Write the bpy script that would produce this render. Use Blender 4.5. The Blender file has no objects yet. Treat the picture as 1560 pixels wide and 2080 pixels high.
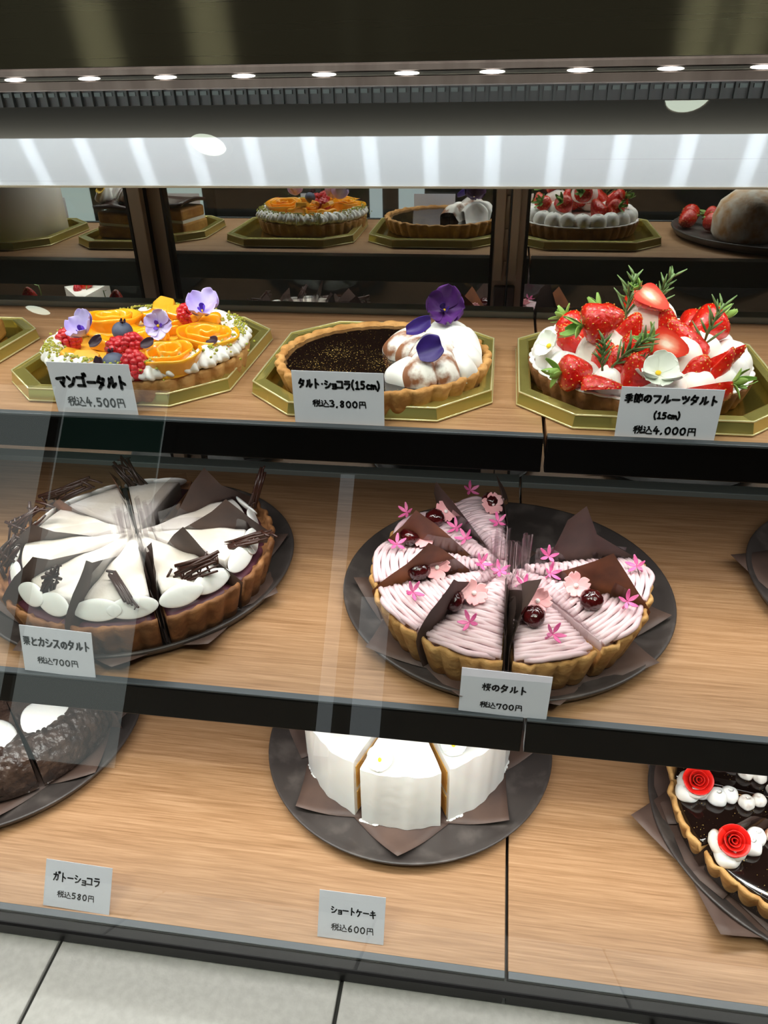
import bpy, math, random
from mathutils import Vector, Matrix, noise as NZ
R_ = math.radians
SC = bpy.context.scene
COL = SC.collection
pi = math.pi

# ------------------------------------------------------------------ camera
def cam_axes(pitch, yaw, roll):
    cp, sp, cy, sy, cr, sr = math.cos(pitch), math.sin(pitch), math.cos(yaw), math.sin(yaw), math.cos(roll), math.sin(roll)
    f = Vector((-sy*cp, cy*cp, -sp)); rt = Vector((cy, sy, 0)); up = rt.cross(f)
    return cr*rt+sr*up, -sr*rt+cr*up, f
EYE = 1.4
cd = bpy.data.cameras.new('camera'); cam = bpy.data.objects.new('camera', cd); COL.objects.link(cam)
cd.sensor_fit = 'VERTICAL'; cd.sensor_height = 36; cd.lens = 36*1540/2080; cd.clip_start = .01
_r, _u, _f = cam_axes(R_(31.0), R_(8.7918), R_(-1.1639))
cam.matrix_world = Matrix(((_r.x, _u.x, -_f.x, 0), (_r.y, _u.y, -_f.y, 0), (_r.z, _u.z, -_f.z, EYE), (0, 0, 0, 1)))
SC.camera = cam

# ------------------------------------------------------------------ world, view
SC.view_settings.view_transform = 'Standard'; SC.view_settings.look = 'None'
SC.view_settings.gamma = 1; SC.view_settings.exposure = 0.0
SC.view_settings.use_curve_mapping = False
w = bpy.data.worlds.new('world'); SC.world = w; w.use_nodes = True
w.node_tree.nodes['Background'].inputs[0].default_value = (.9, .95, 1, 1)
w.node_tree.nodes['Background'].inputs[1].default_value = .10

# ------------------------------------------------------------------ lights (LED strips of the case, added overhead fill)
def area(name, loc, sx, sy, power, tilt=0., col=(1, .97, .92), spread=180):
    l = bpy.data.lights.new(name, 'AREA'); l.shape = 'RECTANGLE'; l.size = sx; l.size_y = sy; l.energy = power; l.color = col; l.spread = R_(spread)
    o = bpy.data.objects.new(name, l); COL.objects.link(o); o.location = loc; o.rotation_euler = (R_(tilt), 0, 0)
    return o
LED = (1, .985, .965)
for _i in range(30): area('rail_led', (-.905+_i*.0497, .538, 1.3825), .012, .006, .072, 22, LED, 180)
area('upper_shelf_light', (-.15, .492, 1.160), 1.7, .012, 1.45, 0, LED, 130)
area('middle_shelf_light', (-.15, .403, .966), 1.7, .012, 1.8, 8, LED, 140)
area('overhead_fill', (-.3, -.12, 2.53), 2.4, .5, 20, 0, (1, .97, .93))  # added fill lamp overhead, placed clear of the glass reflections

# ------------------------------------------------------------------ helpers
def lin(h):
    h = h.lstrip('#'); o = []
    for i in (0, 2, 4):
        c = int(h[i:i+2], 16)/255
        o.append(c/12.92 if c <= .04045 else ((c+.055)/1.055)**2.4)
    return (*o, 1)
def link(m, a, b): m.node_tree.links.new(a, b)
def N(m, t, **k):
    n = m.node_tree.nodes.new(t)
    for q, v in k.items():
        if q.startswith('i_'): n.inputs[q[2:].replace('_', ' ')].default_value = v
        else: setattr(n, q, v)
    return n
def coords(m, scale=(1, 1, 1)):
    c = N(m, 'ShaderNodeTexCoord'); p = N(m, 'ShaderNodeMapping'); p.inputs['Scale'].default_value = scale
    link(m, c.outputs['Object'], p.inputs['Vector']); return p.outputs['Vector']
def ramp(m, fac, stops):
    r = N(m, 'ShaderNodeValToRGB'); e = r.color_ramp.elements
    while len(e) < len(stops): e.new(.5)
    for el, (p, c) in zip(e, stops): el.position = p; el.color = c if not isinstance(c, str) else lin(c)
    link(m, fac, r.inputs['Fac']); return r.outputs['Color']
def mat(name, col, rough=.5, metal=0, coat=0, n=None, ncol=None, lo=.35, hi=.65, bump=0, bs=None, sc=(1, 1, 1), sss=0, spec=.5, det=3, emit=None):
    m = bpy.data.materials.new(name); m.use_nodes = True; b = m.node_tree.nodes['Principled BSDF']
    b.inputs['Base Color'].default_value = lin(col); b.inputs['Roughness'].default_value = rough; b.inputs['Metallic'].default_value = metal
    b.inputs['Coat Weight'].default_value = coat; b.inputs['Coat Roughness'].default_value = .08; b.inputs['Specular IOR Level'].default_value = spec
    if sss: b.inputs['Subsurface Weight'].default_value = sss; b.inputs['Subsurface Radius'].default_value = (.006, .004, .003); b.inputs['Subsurface Scale'].default_value = 1
    if n or bump: v = coords(m, sc)
    if n:
        t = N(m, 'ShaderNodeTexNoise'); t.inputs['Scale'].default_value = n; t.inputs['Detail'].default_value = det; link(m, v, t.inputs['Vector'])
        link(m, ramp(m, t.outputs['Fac'], [(lo, col), (hi, ncol)]), b.inputs['Base Color'])
    if bump:
        t = N(m, 'ShaderNodeTexNoise'); t.inputs['Scale'].default_value = bs or n; t.inputs['Detail'].default_value = 4; link(m, v, t.inputs['Vector'])
        bp = N(m, 'ShaderNodeBump'); bp.inputs['Strength'].default_value = min(1, bump); bp.inputs['Distance'].default_value = .001*max(1, bump)
        link(m, t.outputs['Fac'], bp.inputs['Height']); link(m, bp.outputs['Normal'], b.inputs['Normal'])
    if emit: b.inputs['Emission Color'].default_value = lin(emit[0]); b.inputs['Emission Strength'].default_value = emit[1]
    return m
def thin_clear(name, tint, refl, rough=.03, spec_ior=1.45):
    # clear sheet: Fresnel mirror over a straight-through pane
    m = bpy.data.materials.new(name); m.use_nodes = True; nt = m.node_tree; nt.nodes.clear()
    out = N(m, 'ShaderNodeOutputMaterial'); mx = N(m, 'ShaderNodeMixShader'); tr = N(m, 'ShaderNodeBsdfTransparent'); gl = N(m, 'ShaderNodeBsdfGlossy')
    tr.inputs[0].default_value = lin(tint); gl.inputs['Roughness'].default_value = rough
    fr = N(m, 'ShaderNodeLayerWeight'); fr.inputs[0].default_value = .5; pw = N(m, 'ShaderNodeMath', operation='POWER'); pw.inputs[1].default_value = 5; link(m, fr.outputs['Facing'], pw.inputs[0])
    sa = N(m, 'ShaderNodeMath', operation='MULTIPLY_ADD'); sa.inputs[1].default_value = .96; sa.inputs[2].default_value = .042; link(m, pw.outputs[0], sa.inputs[0])
    mu = N(m, 'ShaderNodeMath', operation='MULTIPLY'); mu.inputs[1].default_value = refl; mu.use_clamp = True
    link(m, sa.outputs[0], mu.inputs[0]); link(m, mu.outputs[0], mx.inputs[0]); link(m, tr.outputs[0], mx.inputs[1]); link(m, gl.outputs[0], mx.inputs[2])
    link(m, mx.outputs[0], out.inputs[0]); return m

class MB:
    def __init__(s): s.v = []; s.f = []
    def add(s, v, f, M=None):
        b = len(s.v); s.v += [tuple(M @ Vector(p)) if M else tuple(p) for p in v]; s.f += [tuple(i+b for i in q) for q in f]; return s
    def join(s, o, M=None): return s.add(o.v, o.f, M)
    def grid(s, fn, nu, nv, cu=False, cv=False, M=None):
        v = [fn(i/(nu if cu else nu-1), j/(nv if cv else nv-1)) for i in range(nu) for j in range(nv)]; f = []
        for i in range(nu if cu else nu-1):
            for j in range(nv if cv else nv-1):
                a, b = i*nv+j, ((i+1) % nu)*nv+j; c, d = ((i+1) % nu)*nv+(j+1) % nv, i*nv+(j+1) % nv
                f.append((a, b, c, d))
        return s.add(v, f, M)
    def box(s, x0, x1, y0, y1, z0, z1, M=None):
        v = [(x, y, z) for z in (z0, z1) for y in (y0, y1) for x in (x0, x1)]
        return s.add(v, [(0, 2, 3, 1), (4, 5, 7, 6), (0, 1, 5, 4), (2, 6, 7, 3), (0, 4, 6, 2), (1, 3, 7, 5)], M)
    def tube(s, pts, rad, n=8, M=None, cap=True):
        P = [Vector(p) for p in pts]; k = len(P); v = []; f = []
        if not isinstance(rad, (list, tuple)): rad = [rad]*k
        up = Vector((.13, .21, .97))
        for i, p in enumerate(P):
            t = (P[min(i+1, k-1)]-P[max(i-1, 0)]).normalized(); a = t.cross(up)
            if a.length < 1e-4: a = t.cross(Vector((1, 0, 0)))
            a.normalize(); b = t.cross(a); up = b if b.dot(up) > 0 else -b
            a = t.cross(up).normalized(); b = up
            for j in range(n): q = 2*pi*j/n; v.append(p+a*(rad[i]*math.cos(q))+b*(rad[i]*math.sin(q)))
        for i in range(k-1):
            for j in range(n): f.append((i*n+j, i*n+(j+1) % n, (i+1)*n+(j+1) % n, (i+1)*n+j))
        if cap: f += [tuple(range(n-1, -1, -1)), tuple((k-1)*n+j for j in range(n))]
        return s.add(v, f, M)
    def lathe(s, prof, n=32, M=None, mod=None, a0=0., a1=2*pi):
        full = abs(a1-a0-2*pi) < 1e-6
        def fn(u, w):
            a = a0+(a1-a0)*u; i = min(int(round(w*(len(prof)-1))), len(prof)-1); r, z = prof[i]
            if mod: r, z = mod(a, i, r, z)
            return (r*math.cos(a), r*math.sin(a), z)
        return s.grid(fn, n, len(prof), cu=full, M=M)
    def blob(s, rx, ry, rz, nu=20, nv=12, fn=None, M=None):
        def g(u, w):
            a = 2*pi*u; t = pi*w; x, y, z = math.sin(t)*math.cos(a), math.sin(t)*math.sin(a), math.cos(t)
            k = fn(a, t, x, y, z) if fn else 1
            if isinstance(k, tuple): return k
            return (rx*x*k, ry*y*k, rz*z*k)
        return s.grid(g, nu, nv, cu=True, M=M)
    def prism(s, poly, z0, z1, M=None):
        n = len(poly); v = [(x, y, z0) for x, y in poly]+[(x, y, z1) for x, y in poly]
        return s.add(v, [tuple(range(n-1, -1, -1)), tuple(range(n, 2*n))]+[(i, (i+1) % n, n+(i+1) % n, n+i) for i in range(n)], M)
    def mesh(s, name, mats, smooth=True):
        me = bpy.data.meshes.new(name); me.from_pydata(s.v, [], s.f); me.update()
        for m in (mats if isinstance(mats, (list, tuple)) else [mats]): me.materials.append(m)
        import bmesh
        b = bmesh.new(); b.from_mesh(me); bmesh.ops.remove_doubles(b, verts=b.verts, dist=1e-6); bmesh.ops.recalc_face_normals(b, faces=b.faces); b.to_mesh(me); b.free()
        if smooth:
            for p in me.polygons: p.use_smooth = True
        return me

def T(x=0, y=0, z=0, rz=0, rx=0, ry=0, s=1.):
    return Matrix.Translation((x, y, z)) @ Matrix.Rotation(rz, 4, 'Z') @ Matrix.Rotation(ry, 4, 'Y') @ Matrix.Rotation(rx, 4, 'X') @ Matrix.Scale(s, 4)
def tag(o, label=None, cat=None, group=None, kind=None):
    for k, v in (('label', label), ('category', cat), ('group', group), ('kind', kind)):
        if v: o[k] = v
    return o
def thing(name, label, cat, loc=(0, 0, 0), rz=0., group=None, kind=None):
    o = bpy.data.objects.new(name, None); COL.objects.link(o); o.location = loc; o.rotation_euler = (0, 0, rz); o.empty_display_size = .02
    return tag(o, label, cat, group, kind)
def part(name, mb, m=None, parent=None, M=None, smooth=True, solid=0, bevel=0, sub=0, label=None, auto=None):
    me = mb.mesh(name, m, smooth) if isinstance(mb, MB) else mb
    o = bpy.data.objects.new(name, me); COL.objects.link(o)
    if parent: o.parent = parent
    if M: o.matrix_local = M
    if solid: q = o.modifiers.new('solid', 'SOLIDIFY'); q.thickness = solid; q.offset = 0
    if bevel: q = o.modifiers.new('bevel', 'BEVEL'); q.width = bevel; q.segments = 2; q.limit_method = 'ANGLE'; q.angle_limit = R_(40)
    if sub: q = o.modifiers.new('sub', 'SUBSURF'); q.levels = sub; q.render_levels = sub
    if auto and smooth: me.set_sharp_from_angle(angle=R_(auto))
    if label: o['label'] = label
    return o
def copy_tree(o, parent=None):
    c = o.copy(); COL.objects.link(c)
    if parent: c.parent = parent
    for ch in list(o.children): copy_tree(ch, c)
    return c
RNG = random.Random(7)
U = RNG.uniform
def wob(a, seed, k=3):
    return sum(math.sin(a*(i+2)+seed*(1.7*i+1.3))/(i+1) for i in range(k))/1.8

# ------------------------------------------------------------------ materials
def wood_mat():
    m = mat('wood_laminate', 'c39a70', .45); b = m.node_tree.nodes['Principled BSDF']
    v = coords(m, (24, 720, 40)); t = N(m, 'ShaderNodeTexNoise'); t.inputs['Scale'].default_value = 1; t.inputs['Detail'].default_value = 5; t.inputs['Distortion'].default_value = .4
    link(m, v, t.inputs['Vector'])
    v2 = coords(m, (5, 150, 10)); t2 = N(m, 'ShaderNodeTexNoise'); t2.inputs['Scale'].default_value = 1; t2.inputs['Detail'].default_value = 3; t2.inputs['Distortion'].default_value = 1.2
    link(m, v2, t2.inputs['Vector'])
    mx = N(m, 'ShaderNodeMix'); mx.data_type = 'FLOAT'; mx.inputs[0].default_value = .4
    link(m, t.outputs['Fac'], mx.inputs[2]); link(m, t2.outputs['Fac'], mx.inputs[3])
    link(m, ramp(m, mx.outputs[0], [(.34, '926a47'), (.5, 'a77e5a'), (.66, 'b88f6b')]), b.inputs['Base Color'])
    return m
WOOD = wood_mat()
BLACK = mat('black_gloss_trim', '070606', .3, spec=.12)
LIPM = mat('grey_metal_lip', '4d5257', .4, .3)
EDGE = mat('grey_edge_metal', '97a19e', .4, .2)
ALU = mat('brushed_aluminium', '8a7f76', .34, .9, n=3, ncol='75695f', sc=(60, 1, 1))
STILE = mat('door_stile_metal', 'b9a99b', .4, .15, n=2, ncol='a39486')
GASKET = mat('black_rubber', '080808', .5)
WHITE_EMIT = mat('led_white', 'ffffff', .5, emit=('fffaf0', 3))
GOLD = mat('gold_foil_board', 'bda752', .16, .9, n=9, ncol='ab9644')
GOLDR = mat('gold_foil_rim', 'c4b869', .22, .7)
PLATE = mat('dark_stoneware', '403937', .42, n=40, ncol='635a56', lo=.5, hi=.76, bump=.25, bs=60, det=6)
CRUST = mat('baked_crust', 'cf9a5a', .75, n=70, ncol='b07a3c', bump=1.5, bs=170)
CRUSTD = mat('dark_baked_crust', '96643a', .7, n=60, ncol='6f4422', bump=1.4, bs=150)
CRUSTP = mat('pale_baked_crust', 'c79a5f', .75, n=70, ncol='a87338', bump=1.5, bs=170)
CREAM = mat('whipped_cream', 'f4f2ee', .5, bump=.35, bs=90, sss=.15)
CREAMY = mat('soft_ivory_cream', 'efeae0', .5, bump=.4, bs=60, sss=.15)
MANGO = mat('glazed_mango', 'f6a312', .16, coat=.7, n=30, ncol='fbb62c', sss=.15, bump=.2, bs=40)
MANGOC = mat('mango_chunk', 'f0a324', .3, coat=.4, n=40, ncol='f8b840', sss=.15)
RASP = mat('raspberry_skin', 'b81420', .28, coat=.3, n=60, ncol='d13036', sss=.1)
BLUEB = mat('blueberry_skin', '3c4258', .55, n=50, ncol='59637a')
STRAW = mat('strawberry_skin', 'c4120c', .25, coat=.55, n=45, ncol='db2c12', bump=1.7, bs=230, sss=.1)
SEED = mat('strawberry_seeds', 'e0a23c', .4)
LEAFG = mat('calyx_leaf', '6f9a3a', .5, n=60, ncol='93b65e')
ROSEM = mat('rosemary_needle', '4d6a34', .5, n=80, ncol='75905a')
VIOLA = mat('lilac_petal', 'b6a2e2', .55, n=70, ncol='d9cff4')
VIOLAD = mat('violet_petal_heart', '5a2fae', .55)
VIOLDK = mat('dark_purple_petal', '3a1450', .5, n=50, ncol='52206e')
VIOLBL = mat('deep_violet_petal', '3b1f7e', .45, n=50, ncol='2a1362')
PURPLEF = mat('purple_black_leaf', '2e1226', .5)
YELLOW = mat('yellow_flower_centre', 'f3c814', .5)
WHITEP = mat('white_petal', 'eef0e8', .5, n=30, ncol='dde3d6')
PIST = mat('pistachio_crumb', '8f9a2e', .6, n=300, ncol='b4a644')
COCOAC = mat('cocoa_dusted_cream', 'f1ebe3', .6, n=55, ncol='96603f', lo=.46, hi=.58, det=6, bump=.3, bs=90)
CHOCO = mat('dark_chocolate', '3b2018', .35)
PAPER = mat('brown_baking_paper', '4a3934', .6, n=26, ncol='5c463d', det=5)
PAPERR = mat('russet_baking_paper', '633a24', .55, n=38, ncol='87512f', det=6)
FILM = thin_clear('clear_cake_film', 'ece9ea', 2.4, .12)
GLASS = thin_clear('front_glass', 'f8fcfa', 1.9, .0, 1.5)
ACRYL = thin_clear('clear_acrylic', 'eef4f4', 2.2, .03, 1.5)
CARDM = mat('white_card', 'dcdce6', .6)
INK = mat('black_ink', '101114', .6)
PINKC = mat('pale_pink_cream', 'e8cbcf', .5, n=30, ncol='e2bfc5', bump=.3, bs=120, sss=.15)
BEIGE = mat('beige_mousse', 'dccfbe', .6, n=20, ncol='eee6da', bump=.35, bs=110)
CHERRY = mat('black_cherry', '2c0608', .12, coat=.6, n=90, ncol='4a0d0e', bump=1., bs=120)
SAKURA = mat('cherry_blossom_petal', 'f4a9ae', .5, n=40, ncol='f9c3c3')
PINKST = mat('magenta_star_petal', 'e2579a', .5, n=50, ncol='f08ab8')
PEARL = mat('white_pearl', 'f6ece8', .3)
SPONGE = mat('yellow_sponge', 'e3b764', .8, n=90, ncol='d2a04e', bump=1, bs=200)
GATEAU = mat('crackled_chocolate_cake', '2b1e1a', .3, n=60, ncol='4c3b33', bump=1.5, bs=260, det=6)
ROSE = mat('red_rose_petal', 'd2150f', .42, n=30, ncol='e0281c')
SUGARB = mat('sugar_dusted_bun', 'd09a5e', .7, n=60, ncol='efe4d4', bump=.8, bs=120)
PASTRY = mat('puff_pastry', 'a06a2c', .6, n=45, ncol='cf9a4e', bump=2, bs=90)
def ganache(name, spots, speck=True):
    m = mat(name, '170d0a', .1, coat=.3, bump=.12, bs=70); b = m.node_tree.nodes['Principled BSDF']
    v = coords(m); c = N(m, 'ShaderNodeTexNoise'); c.inputs['Scale'].default_value = 900; c.inputs['Detail'].default_value = 1; link(m, v, c.inputs['Vector'])
    tot = None
    for (x, y, r) in spots:
        d = N(m, 'ShaderNodeVectorMath', operation='DISTANCE'); link(m, v, d.inputs[0]); d.inputs[1].default_value = (x, y, .0217)
        mr = N(m, 'ShaderNodeMapRange'); mr.inputs['From Min'].default_value = 0; mr.inputs['From Max'].default_value = r; mr.inputs['To Min'].default_value = .115; mr.inputs['To Max'].default_value = 0
        link(m, d.outputs['Value'], mr.inputs['Value'])
        if tot is None: tot = mr.outputs[0]
        else:
            mm = N(m, 'ShaderNodeMath', operation='MAXIMUM'); link(m, tot, mm.inputs[0]); link(m, mr.outputs[0], mm.inputs[1]); tot = mm.outputs[0]
    ad = N(m, 'ShaderNodeMath', operation='ADD'); link(m, c.outputs['Fac'], ad.inputs[0]); link(m, tot, ad.inputs[1])
    gt = N(m, 'ShaderNodeMath', operation='GREATER_THAN'); gt.inputs[1].default_value = .755; link(m, ad.outputs[0], gt.inputs[0])
    mx = N(m, 'ShaderNodeMix'); mx.data_type = 'RGBA'; mx.inputs[6].default_value = lin('170d0a'); mx.inputs[7].default_value = lin('e2bd6e')
    link(m, gt.outputs[0], mx.inputs[0]); link(m, mx.outputs[2], b.inputs['Base Color']); return m
GAN = ganache('dark_ganache_with_gold_dust', [(-.036, .006, .034), (-.05, -.022, .026), (-.026, -.034, .024), (.0, -.012, .030)])
GANP = mat('dark_ganache', '170d0a', .1, coat=.3, bump=.25, bs=90)
def brushed(name, col, rough, aniso, diff=.25, rot=0., dcol=None):
    # horizontally brushed metal: highlights smear up and down
    m = bpy.data.materials.new(name); m.use_nodes = True; m.node_tree.nodes.clear()
    out = N(m, 'ShaderNodeOutputMaterial'); g = N(m, 'ShaderNodeBsdfAnisotropic'); d = N(m, 'ShaderNodeBsdfDiffuse'); mx = N(m, 'ShaderNodeMixShader'); t = N(m, 'ShaderNodeTangent')
    t.direction_type = 'UV_MAP'; link(m, t.outputs[0], g.inputs['Tangent']); g.inputs['Color'].default_value = lin(col); d.inputs['Color'].default_value = lin(dcol or col)
    g.inputs['Roughness'].default_value = rough; g.inputs['Anisotropy'].default_value = aniso; g.inputs['Rotation'].default_value = rot; mx.inputs[0].default_value = diff
    v = coords(m, (2, 1, 900)); n = N(m, 'ShaderNodeTexNoise'); n.inputs['Scale'].default_value = 1; link(m, v, n.inputs['Vector'])
    mr = N(m, 'ShaderNodeMapRange'); mr.inputs['To Min'].default_value = rough*.8; mr.inputs['To Max'].default_value = rough*1.2; link(m, n.outputs['Fac'], mr.inputs['Value']); link(m, mr.outputs[0], g.inputs['Roughness'])
    link(m, g.outputs[0], mx.inputs[1]); link(m, d.outputs[0], mx.inputs[2]); link(m, mx.outputs[0], out.inputs[0]); return m
# ------------------------------------------------------------------ room shell
FLOORM = mat('shop_floor_tile', '4c4a47', .6, n=4, ncol='55524f')
WALLM = mat('shop_wall', '3a3733', .8)
CEILM = mat('shop_ceiling', '4a4743', .8)
def struct(name, mb, m, bevel=0):
    o = part(name, mb, m, smooth=False, bevel=bevel); o['kind'] = 'structure'; return o
struct('floor', MB().box(-3.2, 3.2, -2.7, 1.6, -.1, 0), FLOORM)
struct('ceiling', MB().box(-3.2, 3.2, -2.7, 1.6, 2.55, 2.65), CEILM)
struct('wall_behind_viewer', MB().box(-3.2, 3.2, -2.8, -2.7, 0, 2.55), WALLM)
struct('wall_left', MB().box(-3.3, -3.2, -2.8, 1.7, 0, 2.55), WALLM)
struct('wall_right', MB().box(3.2, 3.3, -2.8, 1.7, 0, 2.55), WALLM)
struct('wall_rear', MB().box(-3.2, 3.2, 1.6, 1.7, 0, 2.55), WALLM)
# shop window behind the viewer, mirrored faintly by the front glass
t = thing('window_1', None, None, (-2.1, -2.69, .45), kind='structure')
part('glowing_pane', MB().box(-.66, .44, -.004, .004, 0, 1.9), mat('daylit_window', 'cfd8da', .4, emit=('cfdcd8', 1.15)), t, smooth=False)
part('window_frame', MB().box(-.72, -.66, -.03, .03, -.05, 1.95).box(.44, .5, -.03, .03, -.05, 1.95).box(-.7, .5, -.03, .03, 1.9, 1.96).box(-.7, .5, -.03, .03, -.06, 0).box(-.2, -.15, -.03, .03, 0, 1.9), mat('dark_window_frame', '1c1f1e', .5), t, smooth=False)
part('glowing_green_panel', MB().box(-.13, .42, .005, .02, 1.28, 1.78), mat('green_panel', '1f4a40', .6, emit=('1f5a4c', .55)), t, smooth=False)  # unseen self-lit panel, added for the teal patch mirrored in the glass
t = thing('wall_light_strips', None, None, (-.62, -2.69, .6), kind='structure')  # unseen glowing strips on the wall, added for streaks in the glass
part('glowing_pane', MB().box(-.1, -.03, -.004, .004, 0, 1.35).box(.06, .2, -.004, .004, 0, .75), mat('narrow_strip_glow', 'cfd8da', .4, emit=('d6e2e8', .9)), t, smooth=False)
# ceiling downlights
LAMPB = mat('bright_lamp_glow', 'ffffff', .5, emit=('fbfdec', 200))
LAMP = mat('lamp_glow', 'ffffff', .5, emit=('eefce6', 9))
for i, (x, y) in enumerate([(-.9, -1.03), (.46, -.86), (-2.15, -2.18), (-.99, -.5), (-.705, -.5), (.41, -.5), (.50, -.5)]):
    d = thing('ceiling_downlight', ['round ceiling downlight mirrored left of centre in the case glass', 'round ceiling downlight mirrored at upper right in the case glass', 'round ceiling downlight mirrored at left above the shelf back', 'round ceiling downlight near the viewer, leftmost of the close row', 'round ceiling downlight near the viewer, middle of the close row', 'round ceiling downlight near the viewer, third of the close row from the left', 'round ceiling downlight near the viewer, rightmost of the close row'][i], 'ceiling light', (x, y, 2.55))
    part('lamp_disc', MB().lathe([(0, -.004), (.055, -.004), (.055, -.001), (0, -.001)], 24), LAMP if i < 3 else LAMPB, d)
    part('lamp_ring', MB().lathe([(.056, -.001), (.056, -.012), (.072, -.012), (.075, -.001)], 24), ALU, d)

# ------------------------------------------------------------------ display case
X0, X1 = -1.15, .85
ZT, ZM, ZB = 1.185, 1.002, .8124
def uvpanel(name, p0, p1, p2, p3, m, parent, thick=.002):
    me = bpy.data.meshes.new(name); me.from_pydata([p0, p1, p2, p3], [], [(0, 1, 2, 3)]); uv = me.uv_layers.new()
    for i, c in enumerate(((0, 0), (1, 0), (1, 1), (0, 1))): uv.data[i].uv = c
    me.materials.append(m); o = bpy.data.objects.new(name, me); COL.objects.link(o); o.parent = parent
    q = o.modifiers.new('solid', 'SOLIDIFY'); q.thickness = thick; q.offset = -1
    return o
case = thing('case_canopy', 'metal canopy of the cake case: dark brushed header, rail and bright brushed light panel', 'display case', (0, 0, 0))
uvpanel('header_panel', (X0, .512, 1.3974), (X1, .512, 1.3974), (X1, .512, 1.9), (X0, .512, 1.9), brushed('dark_brushed_steel', '403d30', .3, .93, .08, 0), case, .03)
# rail: rounded bar under the header, holds the glass
def rail(prof):
    mb = MB(); n = len(prof); mb.add([(X0, y, z) for y, z in prof]+[(X1, y, z) for y, z in prof], [(i, (i+1) % n, n+(i+1) % n, n+i) for i in range(n)]+[tuple(range(n)), tuple(range(2*n-1, n-1, -1))]); return mb
part('front_rail', rail([(.509, 1.3960), (.512, 1.3972), (.545, 1.3972), (.545, 1.3855), (.532, 1.3845), (.514, 1.3845), (.511, 1.3853), (.5105, 1.3896), (.5125, 1.3902), (.5125, 1.3924), (.509, 1.3930)]), mat('rail_metal', '9a8d86', .35, .35, n=5, ncol='857872', sc=(14, 1, 1)), case, auto=50)
g = MB()
for i in range(1): g.box(X0, X1, .705, .72, 1.355, 1.40)
part('air_grille', g, mat('dark_air_grille', '10191a', .45), case, smooth=False)
g = MB()
for i in range(140): x = -.75+i*.0106; g.box(x, x+.0022, .701, .706, 1.366, 1.40)
g2 = MB()
for i in range(140): x = -.75+i*.0106; g2.box(x+.0035, x+.0092, .7025, .706, 1.3745, 1.3775)
part('grille_fin', g, mat('grille_fins', '172221', .5), case, smooth=False)['kind'] = 'stuff'
part('grille_slot', g2, mat('grille_slots', '4d5a58', .5), case, smooth=False)['kind'] = 'stuff'
uvpanel('ceiling_baffle', (X0, .603, 1.3507), (X1, .603, 1.3507), (X1, .70, 1.3672), (X0, .70, 1.3672), mat('grey_painted_baffle', '65625a', .5), case, .004)
uvpanel('light_panel', (X0, .60, 1.3176), (X1, .60, 1.3176), (X1, .60, 1.3506), (X0, .60, 1.3506), brushed('bright_brushed_aluminium', '666c72', .3, .88, .55, 0, 'c4cad0'), case, .012)
part('panel_trim', MB().box(X0, X1, .597, .612, 1.3163, 1.3176), mat('warm_metal_trim', 'b3a48c', .3, .8), case, smooth=False)
# sloping glass
sl = .3915
def gy(z): return .449+sl*(z-ZT)
fg = thing('front_glass', 'large sloping clear front glass pane of the cake case', 'glass pane', (0, gy(.775), .775))
part('glass_pane', MB().add([(X0+.002, gy(.812), .812), (X1-.002, gy(.812), .812), (X1-.002, gy(1.384), 1.384), (X0+.002, gy(1.384), 1.384)], [(0, 1, 2, 3)]), GLASS, fg, T(0, -gy(.775), -.775), smooth=False)
cb = thing('base_cabinet', 'dark base cabinet and black end panels carrying the cake case', 'cabinet', (0, .6, 0))
part('cabinet_body', MB().box(X0, X1, .34, .9, 0, .598), mat('dark_case_base', '262422', .5), cb, T(0, -.6, 0), smooth=False)
part('end_panel', MB().box(X0-.022, X0-.002, .3, .9, .6, 1.41), BLACK, cb, T(0, -.6, 0), smooth=False)
part('end_panel', MB().box(X1+.002, X1+.022, .3, .9, .6, 1.41), BLACK, cb, T(0, -.6, 0), smooth=False)
part('roof_panel', MB().box(X0, X1, .55, .9, 1.405, 1.42), BLACK, case, smooth=False)
part('light_block_strip', MB().box(X0+.002, X1-.002, .3005, .3105, .8076, .8116), BLACK, fg, T(0, -gy(.775), -.775), smooth=False)  # added dark strip, blocks light leaking out below the glass
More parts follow.
